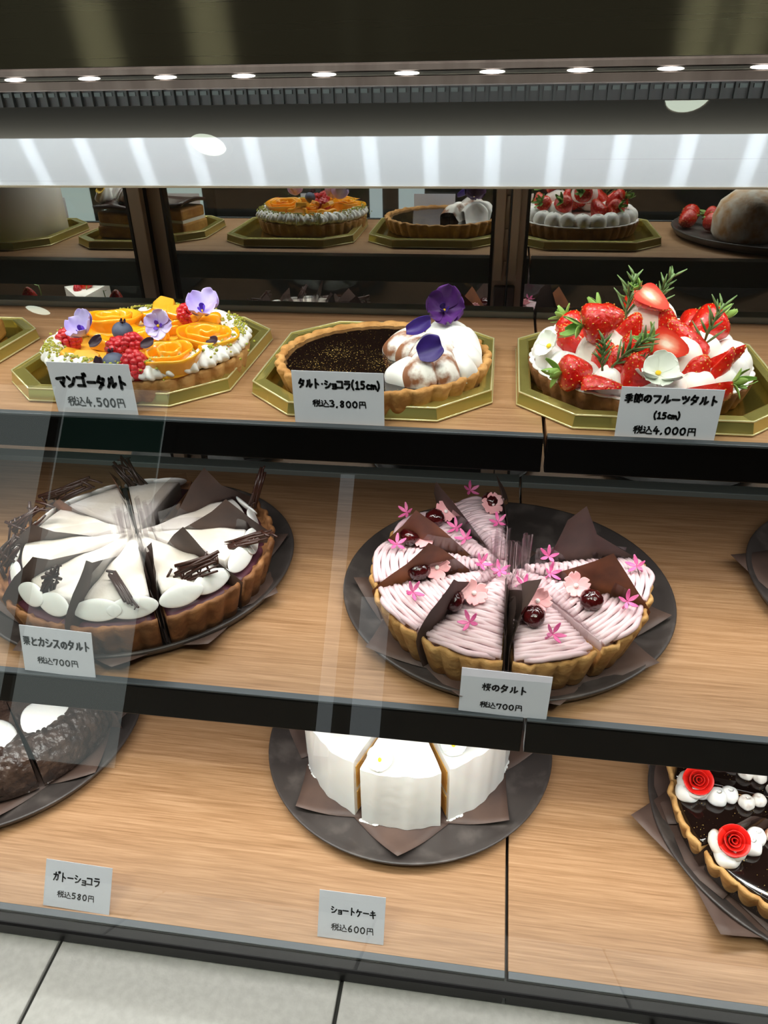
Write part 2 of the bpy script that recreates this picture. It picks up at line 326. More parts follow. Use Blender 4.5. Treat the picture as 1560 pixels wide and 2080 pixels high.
# sliding mirror doors
MIRM = bpy.data.materials.new('tinted_mirror'); MIRM.use_nodes = True
_n = MIRM.node_tree; _n.nodes.clear(); _o = N(MIRM, 'ShaderNodeOutputMaterial'); _g = N(MIRM, 'ShaderNodeBsdfGlossy'); _g.inputs['Roughness'].default_value = .012; _g.inputs[0].default_value = (.43, .44, .43, 1)
_d = N(MIRM, 'ShaderNodeBsdfDiffuse'); _d.inputs[0].default_value = (.035, .04, .042, 1); _a = N(MIRM, 'ShaderNodeAddShader'); link(MIRM, _g.outputs[0], _a.inputs[0]); link(MIRM, _d.outputs[0], _a.inputs[1]); link(MIRM, _a.outputs[0], _o.inputs[0])
def door(label, y, x0, x1, zlo=.83, sl_=.02, sr_=.02):
    xm = (x0+x1)/2; D = T(-xm, -y, -zlo); d = thing('sliding_mirror_door', label, 'mirror door', (xm, y, zlo))
    part('door_back', MB().box(x0, x1, y+.004, y+.012, zlo, 1.40), BLACK, d, D, smooth=False)
    part('mirror_pane', MB().box(x0+sl_, x1-sr_, y, y+.0038, zlo+.01, 1.40), MIRM, d, D, smooth=False)
    part('stile', MB().box(x0, x0+sl_-.002, y-.006, y+.004, zlo, 1.40), STILE, d, D, smooth=False, bevel=.001)
    part('stile', MB().box(x1-sr_+.002, x1, y-.006, y+.004, zlo, 1.40), STILE, d, D, smooth=False, bevel=.001)
    part('gasket', MB().box(x0+sl_-.002, x0+sl_+.0008, y-.007, y+.003, zlo, 1.40), GASKET, d, D, smooth=False)
    part('gasket', MB().box(x1-sr_-.0008, x1-sr_+.002, y-.007, y+.003, zlo, 1.40), GASKET, d, D, smooth=False)
    return d, D
d1, D1 = door('left sliding mirror door, in front of the others, edge over the mango tart', .8175, -1.12, -.3795, sr_=.0165)
d2, D2 = door('middle sliding mirror door behind the mango and chocolate tarts', .8405, -.386, .0085, sl_=.0215, sr_=.018)
d3, D3 = door('right sliding mirror door behind the strawberry tart', .8405, .0095, .83, sl_=.018)
hm = mat('pull_handle_metal', 'b0a294', .35, .3)
part('pull_handle', MB().box(-.0062, .0035, .825, .8345, 1.193, 1.40), hm, d2, D2, smooth=False, bevel=.0012)
part('pull_handle', MB().box(.0098, .0185, .825, .8345, 1.193, 1.40), hm, d3, D3, smooth=False, bevel=.0012)
for z in (1.2, 1.233, 1.265): part('hinge_knuckle', MB().box(.0047, .0072, .831, .838, z, z+.012), hm, d2, D2, smooth=False)
part('latch_block', MB().box(-.004, .0082, .826, .8345, 1.162, 1.187), mat('latch_grey', '4f4c48', .35, .4), d2, D2, smooth=False, bevel=.001)
part('latch_block', MB().box(.0098, .018, .826, .8345, 1.162, 1.187), bpy.data.materials['latch_grey'], d3, D3, smooth=False, bevel=.001)

# rail LEDs
ls = thing('led_strip', 'row of small white LEDs along the metal rail above the top shelf', 'light strip', (0, .5115, 1.3913))
part('strip_body', MB().box(-1.1, .8, -.0004, .0008, -.0009, .0009), mat('led_strip_body', 'c8c4ba', .4), ls, smooth=False)
chip = MB().blob(.0075, .0009, .0011, 14, 8).mesh('led_chip', WHITE_EMIT)
for i in range(30): part('led_chip', chip, parent=ls, M=T(-.905+i*.0497, -.0004, 0))

# shelves: two boards on each level, butted at a narrow joint
def shelf(level, x0, x1, z, yf, hbar, label):
    xm = (x0+x1)/2; s = thing('display_shelf', label, 'shelf', (xm, .6, z-.012), group=None)
    q = lambda mb: mb
    a, b = x0-xm, x1-xm
    part('wood_board', MB().box(a, b, yf+.0062-.6, .722-.6, 0, .012), WOOD, s, smooth=False, bevel=.0006)
    part('front_bar', MB().box(a, b, yf-.6, yf+.010-.6, .0115-hbar, .0115), BLACK, s, smooth=False, bevel=.0008)
    part('front_lip', MB().box(a, b, yf+.0002-.6, yf+.006-.6, .0117, .0135), LIPM, s, smooth=False, bevel=.0005)
    part('back_edge', MB().box(a, b, .722-.6, .74-.6, -.012, .018), EDGE, s, smooth=False, bevel=.001)
    part('underside', MB().box(a, b, yf+.0105-.6, .721-.6, -.006, -.0002), mat('dark_shelf_underside', '2c2a27', .5), s, smooth=False)
XS = .0365
for lv, z, yf, hb in (('top', ZT, .457, .0245), ('middle', ZM, .3855, .0300), ('bottom', ZB, .311, .0340)):
    shelf(lv, X0+.005, XS-.0012, z, yf, hb, {'top': 'long wood-topped top shelf under the mango and chocolate tarts', 'middle': 'long wood-topped middle shelf under the chestnut tart and half the blossom tart', 'bottom': 'long wood-topped bottom shelf under the white cake'}[lv])
    shelf(lv, XS+.0012, X1-.005, z, yf, hb, {'top': 'right-hand top shelf board under the strawberry tart', 'middle': 'right-hand middle shelf board under the right half of the blossom tart', 'bottom': 'right-hand bottom shelf board under the red rose tart'}[lv])
# tiled ledge below the case
TILEM = mat('pale_grey_stone_tile', 'c6c6c2', .45, n=160, ncol='d0d0cc', bump=.3, bs=220)
led = thing('tiled_ledge', 'pale grey stone-tiled ledge below the bottom shelf with dark joints', 'ledge', (-.2, .2, 0))
part('ledge_core', MB().box(-.945, 1.045, -.16, .5, .60, .7665), mat('dark_grout', '2a2a28', .8), led, smooth=False)
for i in range(8):
    x = -.33-.2395*3+i*.2395+.2
    part('tile', MB().box(x+.0016, min(x+.2395-.0016, 1.045), -.16, .5, .75, .7700), TILEM, led, smooth=False, bevel=.0012)
# ------------------------------------------------------------------ pastry parts
def crust(R, h, rb, a0=0., a1=2*pi, nfl=30, seed=1, amp=.0016, rough=.0007, lip=.0045, fill=.006):
    full = a1-a0 > 6.28; nt = int(nfl*8*(a1-a0)/(2*pi))+1
    prof = [(.0005, 0, 0), (rb-.002, 0, .5), (rb, .0008, 1), (rb+(R-rb)*.3, h*.3, 1), (rb+(R-rb)*.65, h*.65, 1), (R-.0005, h*.93, 1), (R-.0008, h, .8), (R-.0022, h+.0009, .6), (R-lip+.0007, h+.0004, .5), (R-lip, h-.0015, .4), (R-lip-.0012, h-fill, .2), (.0005, h-fill, 0)]
    mb = MB()
    def fn(u, w):
        a = a0+(a1-a0)*u; r, z, k = prof[min(int(round(w*(len(prof)-1))), len(prof)-1)]
        s = abs(math.sin(nfl*a/2))
        r += amp*(s**.7*2-1.15)*k
        if z > h*.8 and k: z += rough*(wob(a*11, seed)+.7*wob(a*23, seed+2)); r += rough*.8*wob(a*17, seed+4)
        return (r*math.cos(a), r*math.sin(a), z)
    mb.grid(fn, nt, len(prof), cu=full)
    if not full:
        n = len(prof); mb.f.append(tuple(range(n))); mb.f.append(tuple((nt-1)*n+i for i in range(n-1, -1, -1)))
    return mb
def wedge(R, a0, a1, z0, z1, top=None, side=None, nr=10, nt=24, r0=.001):
    # solid sector: top surface follows top(r, a)
    mb = MB(); full = a1-a0 > 6.28
    rows = [(r0, z0)]+[(R, z0)]+[(R, z0+(z1-z0)*.5)]+[(R-.0003, z1-.001), (R-.0015, z1)]+[(R-.0015-(R-.0015-r0)*i/nr, z1) for i in range(1, nr+1)]
    def fn(u, w):
        a = a0+(a1-a0)*u; i = min(int(round(w*(len(rows)-1))), len(rows)-1); r, z = rows[i]
        if side and 0 < i < 5: r += side(a, z)
        if top and i >= 3: z = z+top(r, a)
        return (r*math.cos(a), r*math.sin(a), z)
    mb.grid(fn, nt, len(rows), cu=full)
    if not full:
        n = len(rows); mb.f.append(tuple(range(n))); mb.f.append(tuple((nt-1)*n+i for i in range(n-1, -1, -1)))
    return mb
def petal(L, W, curl=.3, cup=.3, wave=0., tip=.5, notch=0., seed=0, nu=9, nv=7, base=.12):
    # a petal from the origin along +X, rising with curl, cupped across
    def fn(u, w):
        v = w*2-1; wid = W*(base+(1-base)*math.sin(pi*min(1, u*.5/tip) if u < tip else pi*(.5+.5*(u-tip)/(1-tip)*.86)))
        ln = L*u*(1-notch*u*max(0, 1-abs(v)*2.2)*(u > .6))
        return (ln*math.cos(curl*u*.6), wid*v*.5, ln*math.sin(curl*u)+cup*abs(v)**2*wid*.5+wave*math.sin(v*5+seed)*u*u)
    return MB().grid(fn, nu, nv)
def flower(n, L, W, tilt=.25, curl=.4, cup=.2, notch=0., wave=0., seed=0, sizes=None, tip=.6, base=.12):
    mb = MB()
    for i in range(n):
        s = sizes[i] if sizes else 1
        mb.join(petal(L*s, W*s, curl, cup, wave, tip, notch, seed+i, base=base), T(rz=2*pi*i/n+.15*math.sin(seed+i*2.1), ry=-tilt*(1+.3*math.sin(seed*3+i))) @ T(L*.06))
    return mb
def put(M, z, x, y): return T(x, y, z) @ M
def viola(parent, M, m1=VIOLA, m2=VIOLAD, s=.011, seed=0, centre=True, wave=.0012, curl=.7):
    a = flower(5, s, s*1.15, .22, curl*.5, .3, 0, wave, seed, [1.1, 1.15, 1, .9, 1], .62)
    o = part('viola', a, m1, parent, M, solid=.0003, sub=1)
    if centre:
        part('flower_heart', flower(3, s*.42, s*.3, .38, curl, .2, seed=seed), m2, o, T(0, 0, .0006), solid=.0002)
        part('flower_centre', MB().blob(.0012, .0012, .001, 8, 6), YELLOW, o, T(0, 0, .0012))
    return o
def seeds_on(prof, n, size, seed=0, half=False, skip_top=.12):
    mb = MB(); tot = len(prof)-1
    for i in range(n):
        t = .06+(1-skip_top-.06)*(i+.5)/n; a = i*2.39996+seed
        if half:
            a = a % (2*pi)
            if a > pi: continue
        k = t*tot; j = int(k); f = k-j; r = prof[j][0]*(1-f)+prof[min(j+1, tot)][0]*f; z = prof[j][1]*(1-f)+prof[min(j+1, tot)][1]*f
        dr = prof[min(j+1, tot)][0]-prof[j][0]; dz = prof[min(j+1, tot)][1]-prof[j][1]
        nx = Vector((dz, 0, -dr)).normalized() if (dz or dr) else Vector((1, 0, 0))
        M = Matrix.Rotation(a, 4, 'Z') @ Matrix.Translation((r+nx.x*.00005, 0, z+nx.z*.00005)) @ nx.to_track_quat('Z', 'Y').to_matrix().to_4x4()
        mb.blob(size*.62, size, size*.45, 6, 4, M=M)
    return mb
def sprof(L, W): return [(W*q, L*z) for q, z in ((.0, 0), (.16, .015), (.34, .08), (.52, .2), (.7, .36), (.86, .54), (.97, .7), (1, .8), (.93, .89), (.72, .96), (.4, .985), (.0, .97))]
def calyx(parent, L, W, seed=0, n=7, s=1.):
    mb = MB(); r = random.Random(seed)
    for i in range(n): mb.join(petal(W*.85*s*r.uniform(.8, 1.2), W*.38*s, r.uniform(-.2, 1.2), .3, tip=.4), T(0, 0, L*.975, 2*pi*i/n+r.uniform(-.2, .2), ry=r.uniform(-.9, -.1)) @ T(.0008))
    mb.tube([(0, 0, L*.96), (.0006, 0, L*1.05), (.0012, .0008, L*1.12)], [.0009, .0008, .0007], 6)
    return part('calyx', mb, LEAFG, parent, solid=.0003)
CUTM = None
def cut_mat():
    # pale heart fading to red at the rim of a cut berry
    m = mat('cut_strawberry_flesh', 'e8573f', .3, coat=.4); b = m.node_tree.nodes['Principled BSDF']
    v = coords(m, (1, 1, .6)); g = N(m, 'ShaderNodeVectorMath', operation='DISTANCE'); g.inputs[1].default_value = (0, 0, .0095); link(m, v, g.inputs[0])
    mp = N(m, 'ShaderNodeMapRange'); mp.inputs['From Max'].default_value = .0125; link(m, g.outputs['Value'], mp.inputs['Value'])
    t = N(m, 'ShaderNodeTexNoise'); t.inputs['Scale'].default_value = 260; v2 = coords(m, (1, 1, .35)); link(m, v2, t.inputs['Vector'])
    mm = N(m, 'ShaderNodeMath', operation='MULTIPLY_ADD'); mm.inputs[1].default_value = .35; link(m, t.outputs['Fac'], mm.inputs[0]); link(m, mp.outputs[0], mm.inputs[2])
    link(m, ramp(m, mm.outputs[0], [(.26, 'fbe0cc'), (.46, 'f3977a'), (.66, 'e2442c'), (1, 'c9180c')]), b.inputs['Base Color']); return m
CUT = cut_mat()
def strawberry(parent, M, L=.026, W=.0115, seed=0, cal=True, half=False, cs=1.):
    p = sprof(L, W)
    k = random.Random(seed); ph = k.uniform(0, 6); am = k.uniform(.02, .06)
    md = lambda a, i, r, z: (r*(1+am*math.sin(2*a+ph)), z)
    if half:
        mb = MB().lathe(p, 20, a0=0, a1=pi)
        o = part('strawberry', mb, STRAW, parent, M)
        f = MB(); v = [(r*.995, 0, z) for r, z in p]+[(-r*.995, 0, z) for r, z in p[-2:0:-1]]
        f.v = v+[(0, .0003, L*.6)]; n = len(v); f.f = [(i, (i+1) % n, n) for i in range(n)]
        part('cut_face', f, CUT, o, smooth=False)
    else:
        o = part('strawberry', MB().lathe(p, 28, mod=md), STRAW, parent, M)
    part('seed_coat', seeds_on(p, 84, .00075, seed, half), SEED, o)
    if cal: calyx(o, L, W, seed, s=cs)
    return o
def raspberry(parent, M, r=.0085, L=.012, seed=0):
    mb = MB(); k = random.Random(seed)
    for i, (z, n) in enumerate(((.02, 11), (.24, 12), (.47, 11), (.7, 8), (.88, 5), (1.0, 1))):
        rr = r*.82*math.sqrt(max(0, 1-(z*.98)**2.2))
        for j in range(n):
            a = 2*pi*(j+.5*(i % 2))/n+k.uniform(-.1, .1); d = r*.3
            mb.blob(d, d, d*1.05, 8, 6, M=T(rr*math.cos(a), rr*math.sin(a), z*L*.85+k.uniform(-.0003, .0003)))
    mb.blob(r*.75, r*.75, L*.8, 12, 8, M=T(0, 0, L*.1))
    return part('raspberry', mb, RASP, parent, M)
def blueberry(parent, M, r=.0068):
    mb = MB().blob(r, r, r*.92, 18, 12); o = part('blueberry', mb, BLUEB, parent, M)
    c = MB()
    for i in range(5): c.join(petal(.0026, .002, .8, .2), T(0, 0, r*.88, 2*pi*i/5, ry=-.5) @ T(.0012))
    part('blueberry_crown', c, PURPLEF, o, solid=.0003); return o
def rosette(r, h, k=8, seed=0, lean=.25):
    # star-nozzle cream swirl
    def fn(a, t, x, y, z):
        q = 1+.16*math.cos(k*a+3.2*z+seed)*math.sin(t)**.5
        rr = r*q*math.sin(t)*(1-.28*max(0, z)); return (rr*math.cos(a)+lean*h*max(0, z)**2, rr*math.sin(a), h*(.32+.68*z) if z > 0 else h*.32*(1+z))
    return MB().blob(1, 1, 1, 48, 14, fn)
def dollop(r, h, seed=0):
    def fn(a, t, x, y, z):
        k = 1+.04*math.sin(3*a+seed)+.03*math.sin(5*a+seed*2.3+z*3)
        return (r*k*math.sin(t)**.8*math.cos(a), r*k*math.sin(t)**.8*math.sin(a), (h*z*(1+.05*math.sin(a*2+seed)) if z > 0 else h*.55*z))
    return MB().blob(1, 1, 1, 28, 16, fn)
def quenelle(L, W, H, ridge=.35, seed=0):
    # spatula-pulled tongue of cream along X, fat rounded front end, pulled crest at the back
    def fn(a, t, x, y, z):
        s = x*.5+.5; ww = W*(.62+.5*s-.12*s*s); hh = H*(1.25-.55*s)
        zz = hh*(z if z > 0 else z*.35); zz += ridge*H*max(0, 1-abs(y)*1.3)*max(0, .55-s)*2*(z > 0)
        return (L*.5*x+.0012*math.sin(seed+y*4), ww*.5*math.copysign(abs(y)**.9, y)*(1+.05*math.sin(seed*2+x*4)), zz+.0006*math.sin(7*y+seed))
    return MB().blob(1, 1, 1, 28, 18, fn)
def cream_scoop(L, W, H, seed=0):
    # spooned scoop of cream: full rounded face at +X rising to a crisp crest, hollow back
    def fn(u, w):
        a = -1+2*u; k = 1-.22*a*a
        if w <= .72:
            v = w/.72; x = L*(.5-.62*v**1.7)+.10*L*math.sin(pi*v); z = H*math.sin(v*pi/2)**.85*(1-.42*abs(a)**2.6)
        else:
            v = (w-.72)/.28; x = L*(-.12-.38*v); z = H*(1-.42*abs(a)**2.6)*(1-v)**1.4
        x -= L*.16*a*a
        return (x+.0007*math.sin(a*5+seed), W*.5*a*(1-.28*max(0, w-.3))*(1.02-.1*math.sin(seed)), z+.0006*math.sin(a*7+seed*2+w*5)*w-.002)
    return MB().grid(fn, 17, 26)
def mango_rose(r, h, turns=2.6, seed=0, thick=.0016, lean=.35, tall=.5):
    mb = MB()
    def fn(u, w):
        a = seed+2*pi*turns*u; rr = r*(.16+.84*u**.8)+.0009*math.sin(a*2.3+seed); z = h*w*(1-.42*u*(1-tall))
        rr2 = rr+lean*h*(w-.25)*(.25+.9*u)
        edge = .0007*math.sin(a*5+seed)*w
        return (rr2*math.cos(a), rr2*math.sin(a), z+edge)
    n = int(26*turns); mb.grid(fn, n, 5); return mb
def mango_slice(L, W, H, seed=0, bend=.5):
    def fn(a, t, x, y, z):
        sq = lambda q, p: math.copysign(abs(q)**p, q)
        X, Y, Z = L*.5*sq(x, .75), W*.5*sq(y, .6), H*.5*sq(z, .55)
        return (X, Y+bend*X*X/L, Z+.12*H*math.sin(seed+X*300))
    return MB().blob(1, 1, 1, 22, 14, fn)
def chunk(s, seed=0, flat=.55):
    k = random.Random(seed); n = 6; P = []
    poly = [(s*k.uniform(.8, 1.15)*math.cos(2*pi*i/n+k.uniform(-.2, .2)), s*k.uniform(.6, 1)*math.sin(2*pi*i/n)) for i in range(n)]
    return MB().prism(poly, 0, s*flat)
def rosemary(parent, M, L=.03, n=24, seed=0, bend=.2):
    k = random.Random(seed); mb = MB()
    pt = lambda t: Vector((bend*L*t*t, 0, L*t))
    mb.tube([pt(i/6) for i in range(7)], [.0008]*7, 6)
    for i in range(n):
        t = .12+.88*i/n; a = i*2.4+k.uniform(-.4, .4); p = pt(t); l = L*k.uniform(.32, .5)*(1.1-.4*t); d = Vector((math.cos(a)*.55, math.sin(a)*.55, 1-.25*k.random())); d.normalize(); c = Vector((math.cos(a), math.sin(a), 0))*l*.08
        mb.tube([p, p+d*l*.5+c, p+d*l+c*2.2], [.0006, .00095, .0003], 5)
    return part('rosemary_sprig', mb, ROSEM, parent, M)

# ------------------------------------------------------------------ boards, plates, cards
def tray(loc, hx, hy, cut, label, rz=0.):
    t = thing('gold_cake_board', label, 'cake board', (loc[0], loc[1], loc[2]+.0004), rz, 'gold cut-corner cake boards on the top shelf')
    def oc(hx, hy, c): return [(-hx+c, -hy), (hx-c, -hy), (hx, -hy+c), (hx, hy-c), (hx-c, hy), (-hx+c, hy), (-hx, hy-c), (-hx, -hy+c)]
    a, b, c = oc(hx-.008, hy-.008, cut-.002), oc(hx-.001, hy-.001, cut), oc(hx, hy, cut)
    mb = MB(); v = [(x, y, .0008) for x, y in b]+[(x, y, .0011) for x, y in b]
    mb.prism(oc(hx-.006, hy-.006, cut-.002), .0006, .0026)
    part('board_floor', mb, GOLD, t, smooth=False)
    ring = MB(); q = [(c, .0), (c, .0014), (b, .0092), (a, .0105), (oc(hx-.0092, hy-.0092, cut-.0025), .0100), (oc(hx-.0072, hy-.0072, cut-.002), .0024)]
    for p, z in q: ring.v += [(x, y, z) for x, y in p]
    for i in range(len(q)-1):
        for j in range(8): ring.f.append((i*8+j, i*8+(j+1) % 8, (i+1)*8+(j+1) % 8, (i+1)*8+j))
    ed = MB()
    for p, z in ((b, .0098), (c, .0009)): ed.tube([(x, y, z) for x, y in p]+[(p[0][0], p[0][1], z)], .00075, 6)
    part('board_rim', ring, GOLDR, t, smooth=False, bevel=.0009, solid=.0003)
    part('rim_edge', ed, GOLDE, t)
    return t
GOLDE = mat('gold_edge_highlight', 'f3ebb4', .2, .5)  # rolled edges paler than the foil, their highlight put into the colour
PLATE_ME = None
def plate(loc, label, rz=0.):
    global PLATE_ME
    if not PLATE_ME:
        pr = [(0, .004), (.05, .004), (.1, .0045), (.122, .0052), (.130, .0075), (.1355, .0115), (.1375, .0118), (.1382, .0108), (.134, .004), (.125, .0008), (.08, 0), (0, 0)]
        PLATE_ME = MB().lathe(pr, 96).mesh('dark_plate', PLATE)
    o = part('dark_plate', PLATE_ME); o.location = (loc[0], loc[1], loc[2]+.0003); o.rotation_euler = (0, 0, rz)
    return tag(o, label, 'plate', 'round dark stoneware plates')
G = {
 'タ': [[4, 0, 1, 5], [3, 2, 8, 2, 6, 6, 2, 10], [3, 5, 6.5, 7]], 'ル': [[3, 2, 3, 6, 1, 9], [6, 1, 6, 9, 9.4, 6]], 'ト': [[4, 0, 4, 10], [4, 4, 8, 6]], '・': [[5, 5, 5.3, 5.2]],
 'シ': [[2, 1, 4.4, 2], [1, 4, 3.4, 5], [2, 9, 6, 8, 9.4, 4]], 'ョ': [[3, 5, 8, 5, 8, 10, 3, 10], [3.5, 7.4, 8, 7.4]], 'コ': [[1, 2, 8, 2, 8, 9], [1, 9, 9, 9]], 'ラ': [[2, 1, 8, 1], [1, 4, 8.5, 4, 7, 8, 3.4, 10]],
 'マ': [[.6, 3, 9.4, 2, 6.4, 7], [4.6, 5.6, 7, 9]], 'ン': [[2, 1.5, 4, 3.5], [1.5, 9.5, 6, 7.5, 9, 2.5]], 'ゴ': [[1, 2, 7.6, 2, 7.6, 8.6], [1, 8.6, 8.6, 8.6], [8, -1, 8.8, .6], [9.8, -1.4, 10.4, .2]], 'ー': [[1, 5, 9, 5]],
 '税': [[4.2, .5, 1, 1.8], [.3, 3.4, 4.8, 3.2], [2.6, 1.5, 2.6, 9.8], [2.6, 3.6, .4, 6.8], [2.8, 4, 4.4, 5.6], [5.8, .3, 6.5, 1.8], [9.2, .2, 8.3, 1.8], [5.8, 2.5, 9.3, 2.5, 9.2, 5, 5.8, 5, 5.8, 2.5], [6.7, 5, 6.2, 7.8, 4.8, 9.6], [8, 5, 8, 9, 9.9, 9, 10, 7.6]],
 '込': [[1, 1, 2.2, 2.2], [.5, 4.2, 2.2, 4.2, 1.8, 6.5, .4, 8.6, 2.5, 8, 5, 9.4, 10, 9.2], [5.2, .8, 6.4, .8, 6.2, 3, 3.8, 6.8], [6.2, 2.6, 9.4, 6.6]],
 '円': [[1.4, 10, 1.6, 1, 8.4, 1, 9.2, 9.6], [5.1, 1, 5.1, 4.8], [1.6, 5, 8.8, 5]],
 '季': [[7.5, .2, 2.5, 1], [1, 2.2, 9, 2.2], [5, .8, 5, 4.6], [4.8, 2.4, 1.4, 4.6], [5.2, 2.4, 8.8, 4.6], [2.8, 5.3, 7.4, 5.3, 5.2, 6.5, 5.2, 9.9, 4, 9.6], [.8, 7.4, 9.4, 7.4]],
 '節': [[2, 0, .8, 2], [1.6, 1, 4.4, 1], [3, 1.2, 3.4, 2], [6.6, 0, 5.6, 2], [6.2, 1, 9.6, 1], [7.8, 1.2, 8.2, 2], [1, 3, 4.8, 3, 4.8, 6.4, 1, 6.4], [1, 4.7, 4.8, 4.7], [1, 3, 1, 9.6, 4.4, 8.6], [3.6, 7.4, 5, 9.4], [6.4, 10, 6.4, 3, 9.4, 3, 9.4, 7.4, 8.2, 7.4]],
 'の': [[5.4, 2, 4.6, 6.4, 2.6, 8.2, 1.2, 6.4, 1.8, 3.6, 4.6, 1.8, 7.6, 2.4, 9, 5, 8, 7.8, 5.8, 9.2]], 'フ': [[1.2, 1.5, 8.8, 1.5, 7.4, 5.6, 3.6, 9.4]], 'ツ': [[1.4, 2, 2.6, 4.6], [4.4, 1.4, 5.4, 4], [8.8, 1.8, 7.6, 5.8, 3.6, 9.4]],
 '栗': [[1, .8, 9, .8], [1.6, 2.4, 8.4, 2.4, 8.4, 4.8, 1.6, 4.8, 1.6, 2.4], [4, .8, 4, 4.8], [6.2, .8, 6.2, 4.8], [.8, 6.2, 9.4, 6.2], [5, 4.8, 5, 10], [4.8, 6.4, 1.2, 9.2], [5.2, 6.4, 9, 9.2]],
 'と': [[3, 1, 3.8, 4.6], [8.4, 2.4, 3.8, 4.8, 2, 7.2, 3.4, 9.2, 8.6, 9]], 'カ': [[1, 3, 8.4, 3, 8, 8, 6.4, 9.6, 5.4, 8.8], [4.6, .4, 4.2, 5, 1.2, 9.6]], 'ス': [[1.6, 1.4, 7.8, 1.4, 5.6, 5.6, 1.2, 9.6], [5.2, 5.8, 9, 9.6]],
 '桜': [[.4, 3, 4.6, 3], [2.5, .4, 2.5, 9.8], [2.5, 3.2, .4, 6.6], [2.7, 3.4, 4.4, 5.4], [5.4, .8, 6, 2.4], [7.2, .4, 7.6, 2.2], [9.6, .6, 8.6, 2.8], [6.6, 3.2, 5.8, 6.6, 9, 9.6], [8.8, 4.2, 7.6, 7.6, 4.8, 9.8], [4.8, 5.2, 10, 5.2]],
 'ガ': [[1, 3, 7.6, 3, 7.2, 8, 6, 9.6, 5, 8.8], [4.4, .4, 4, 5, 1.2, 9.6], [8, -.4, 8.8, 1.2], [9.8, -1, 10.5, .6]], 'ケ': [[3, .6, 1.2, 4.8], [2.4, 3, 9, 3], [6.2, 3, 5.8, 6.6, 3.4, 9.8]], 'キ': [[2, 2.8, 8, 2], [1, 6, 9.2, 5], [4.4, .2, 6, 10]],
 '0': [[4.6, 1, 2.2, 3, 2, 6.6, 3.8, 9.2, 6.2, 9, 7.8, 6.4, 7.6, 3, 5.8, 1, 4.6, 1]], '1': [[3.2, 2.6, 5.2, .8, 5.2, 9.4], [2.6, 9.4, 8, 9.4]], '3': [[2, 1.4, 5.4, .8, 7, 2.8, 4.4, 4.8, 7.6, 6.4, 6.4, 9, 2, 9.2]], '4': [[4.6, .8, 2, 6.2, 8.4, 6.2], [6, 3.6, 6, 9.8]],
 '5': [[7.4, 1, 3, 1, 2.6, 4.6, 5.8, 4.2, 7.6, 6.4, 5.8, 9.2, 2.2, 9]], '6': [[6.2, .8, 3, 4, 2.2, 7, 4, 9.4, 7, 8.6, 7, 6, 4.6, 5, 2.6, 6.4]], '7': [[2, 4.4, 2, 2, 7.8, 1.8, 5.4, 9.6]], '8': [[7, 2, 4.8, .8, 2.8, 2.6, 6.8, 6.2, 6.4, 8.8, 4, 9.4, 2.4, 7.4, 6.8, 3.4, 7, 2]],
 '(': [[6, -.6, 4, 3, 4, 7, 6, 10.6]], ')': [[4, -.6, 6, 3, 6, 7, 4, 10.6]], 'c': [[7.4, 5, 5, 4.2, 3, 6.6, 4.4, 9.2, 7.4, 8.6]], 'm': [[1.6, 9.4, 2.2, 4.6], [2, 6, 4, 4.6, 5, 6, 5, 9.2], [5, 6, 7, 4.8, 8.2, 6.4, 9, 9.4]], '.': [[4.6, 9, 4.2, 9.8]], ',': [[4.8, 8.6, 4, 10]]}
def writing(txt, x0, x1, zc, hz, pen, slope=0.):
    # handwritten strokes in the XZ plane, facing -Y
    mb = MB(); n = len(txt); AW = [{'.': .45, ',': .45, '(': .5, ')': .5, '・': .6, 'ョ': .75, 'c': .7, 'm': .85}.get(q, .8 if q.isdigit() else 1.05) for q in txt]; st = (x1-x0)/sum(AW); k = random.Random(len(txt)*7+ord(txt[0]))
    for i, ch in enumerate(txt):
        dz = k.uniform(-.04, .04)*hz; sw = min(st*(.98 if not ch.isdigit() else .86), hz*1.05); xc = x0+st*(sum(AW[:i])+AW[i]/2); pw = pen*(.72 if ch in '税込円季節栗桜' else 1)
        for stroke in G[ch]:
            P = [Vector((xc+(stroke[j]/10-.5)*sw+k.uniform(-.01, .01)*sw, 0, zc+dz-(stroke[j+1]/10-.5)*hz-slope*(i-n/2)*st)) for j in range(0, len(stroke), 2)]
            for q, p in enumerate(P):
                r = pw*.5*k.uniform(.85, 1.1)
                mb.add([(p.x+r*math.cos(a*pi/4), 0, p.z+r*math.sin(a*pi/4)) for a in range(8)], [tuple(range(8))])
                if q:
                    o = P[q-1]; d = p-o
                    if d.length < 1e-7: continue
                    m = Vector((-d.z, 0, d.x)).normalized()*pw*.5; mb.add([o+m, o-m, p-m, p+m], [(0, 1, 2, 3)])
    return mb
def card(loc, w, h, lean, lines, label, rz=0., holder=True, tilt=0., grp='white handwritten price cards'):
    t = thing('price_card', label, 'price card', loc, rz, grp)
    L = Matrix.Rotation(-lean, 4, 'X') @ Matrix.Rotation(tilt, 4, 'Y')
    part('card_face', MB().box(-w/2, w/2, 0, .0005, .0002, h), CARDM, t, L, smooth=False)
    for tx, a, b, zc, hz, pen in lines:
        part('writing', writing(tx, (a-.5)*w, (b-.5)*w, zc*h, hz*h, pen), INK, t, L @ T(0, -.0003, 0), smooth=False)
    if holder:
        s = .0010
        mb = MB().box(-w*.32, w*.36, .0012, .0020, .0010, .02, L); mb.box(-w*.32, w*.36, .001, .008, .0003, .0011)
        part('clear_stand', mb, ACRYL, t, smooth=False)
    return t
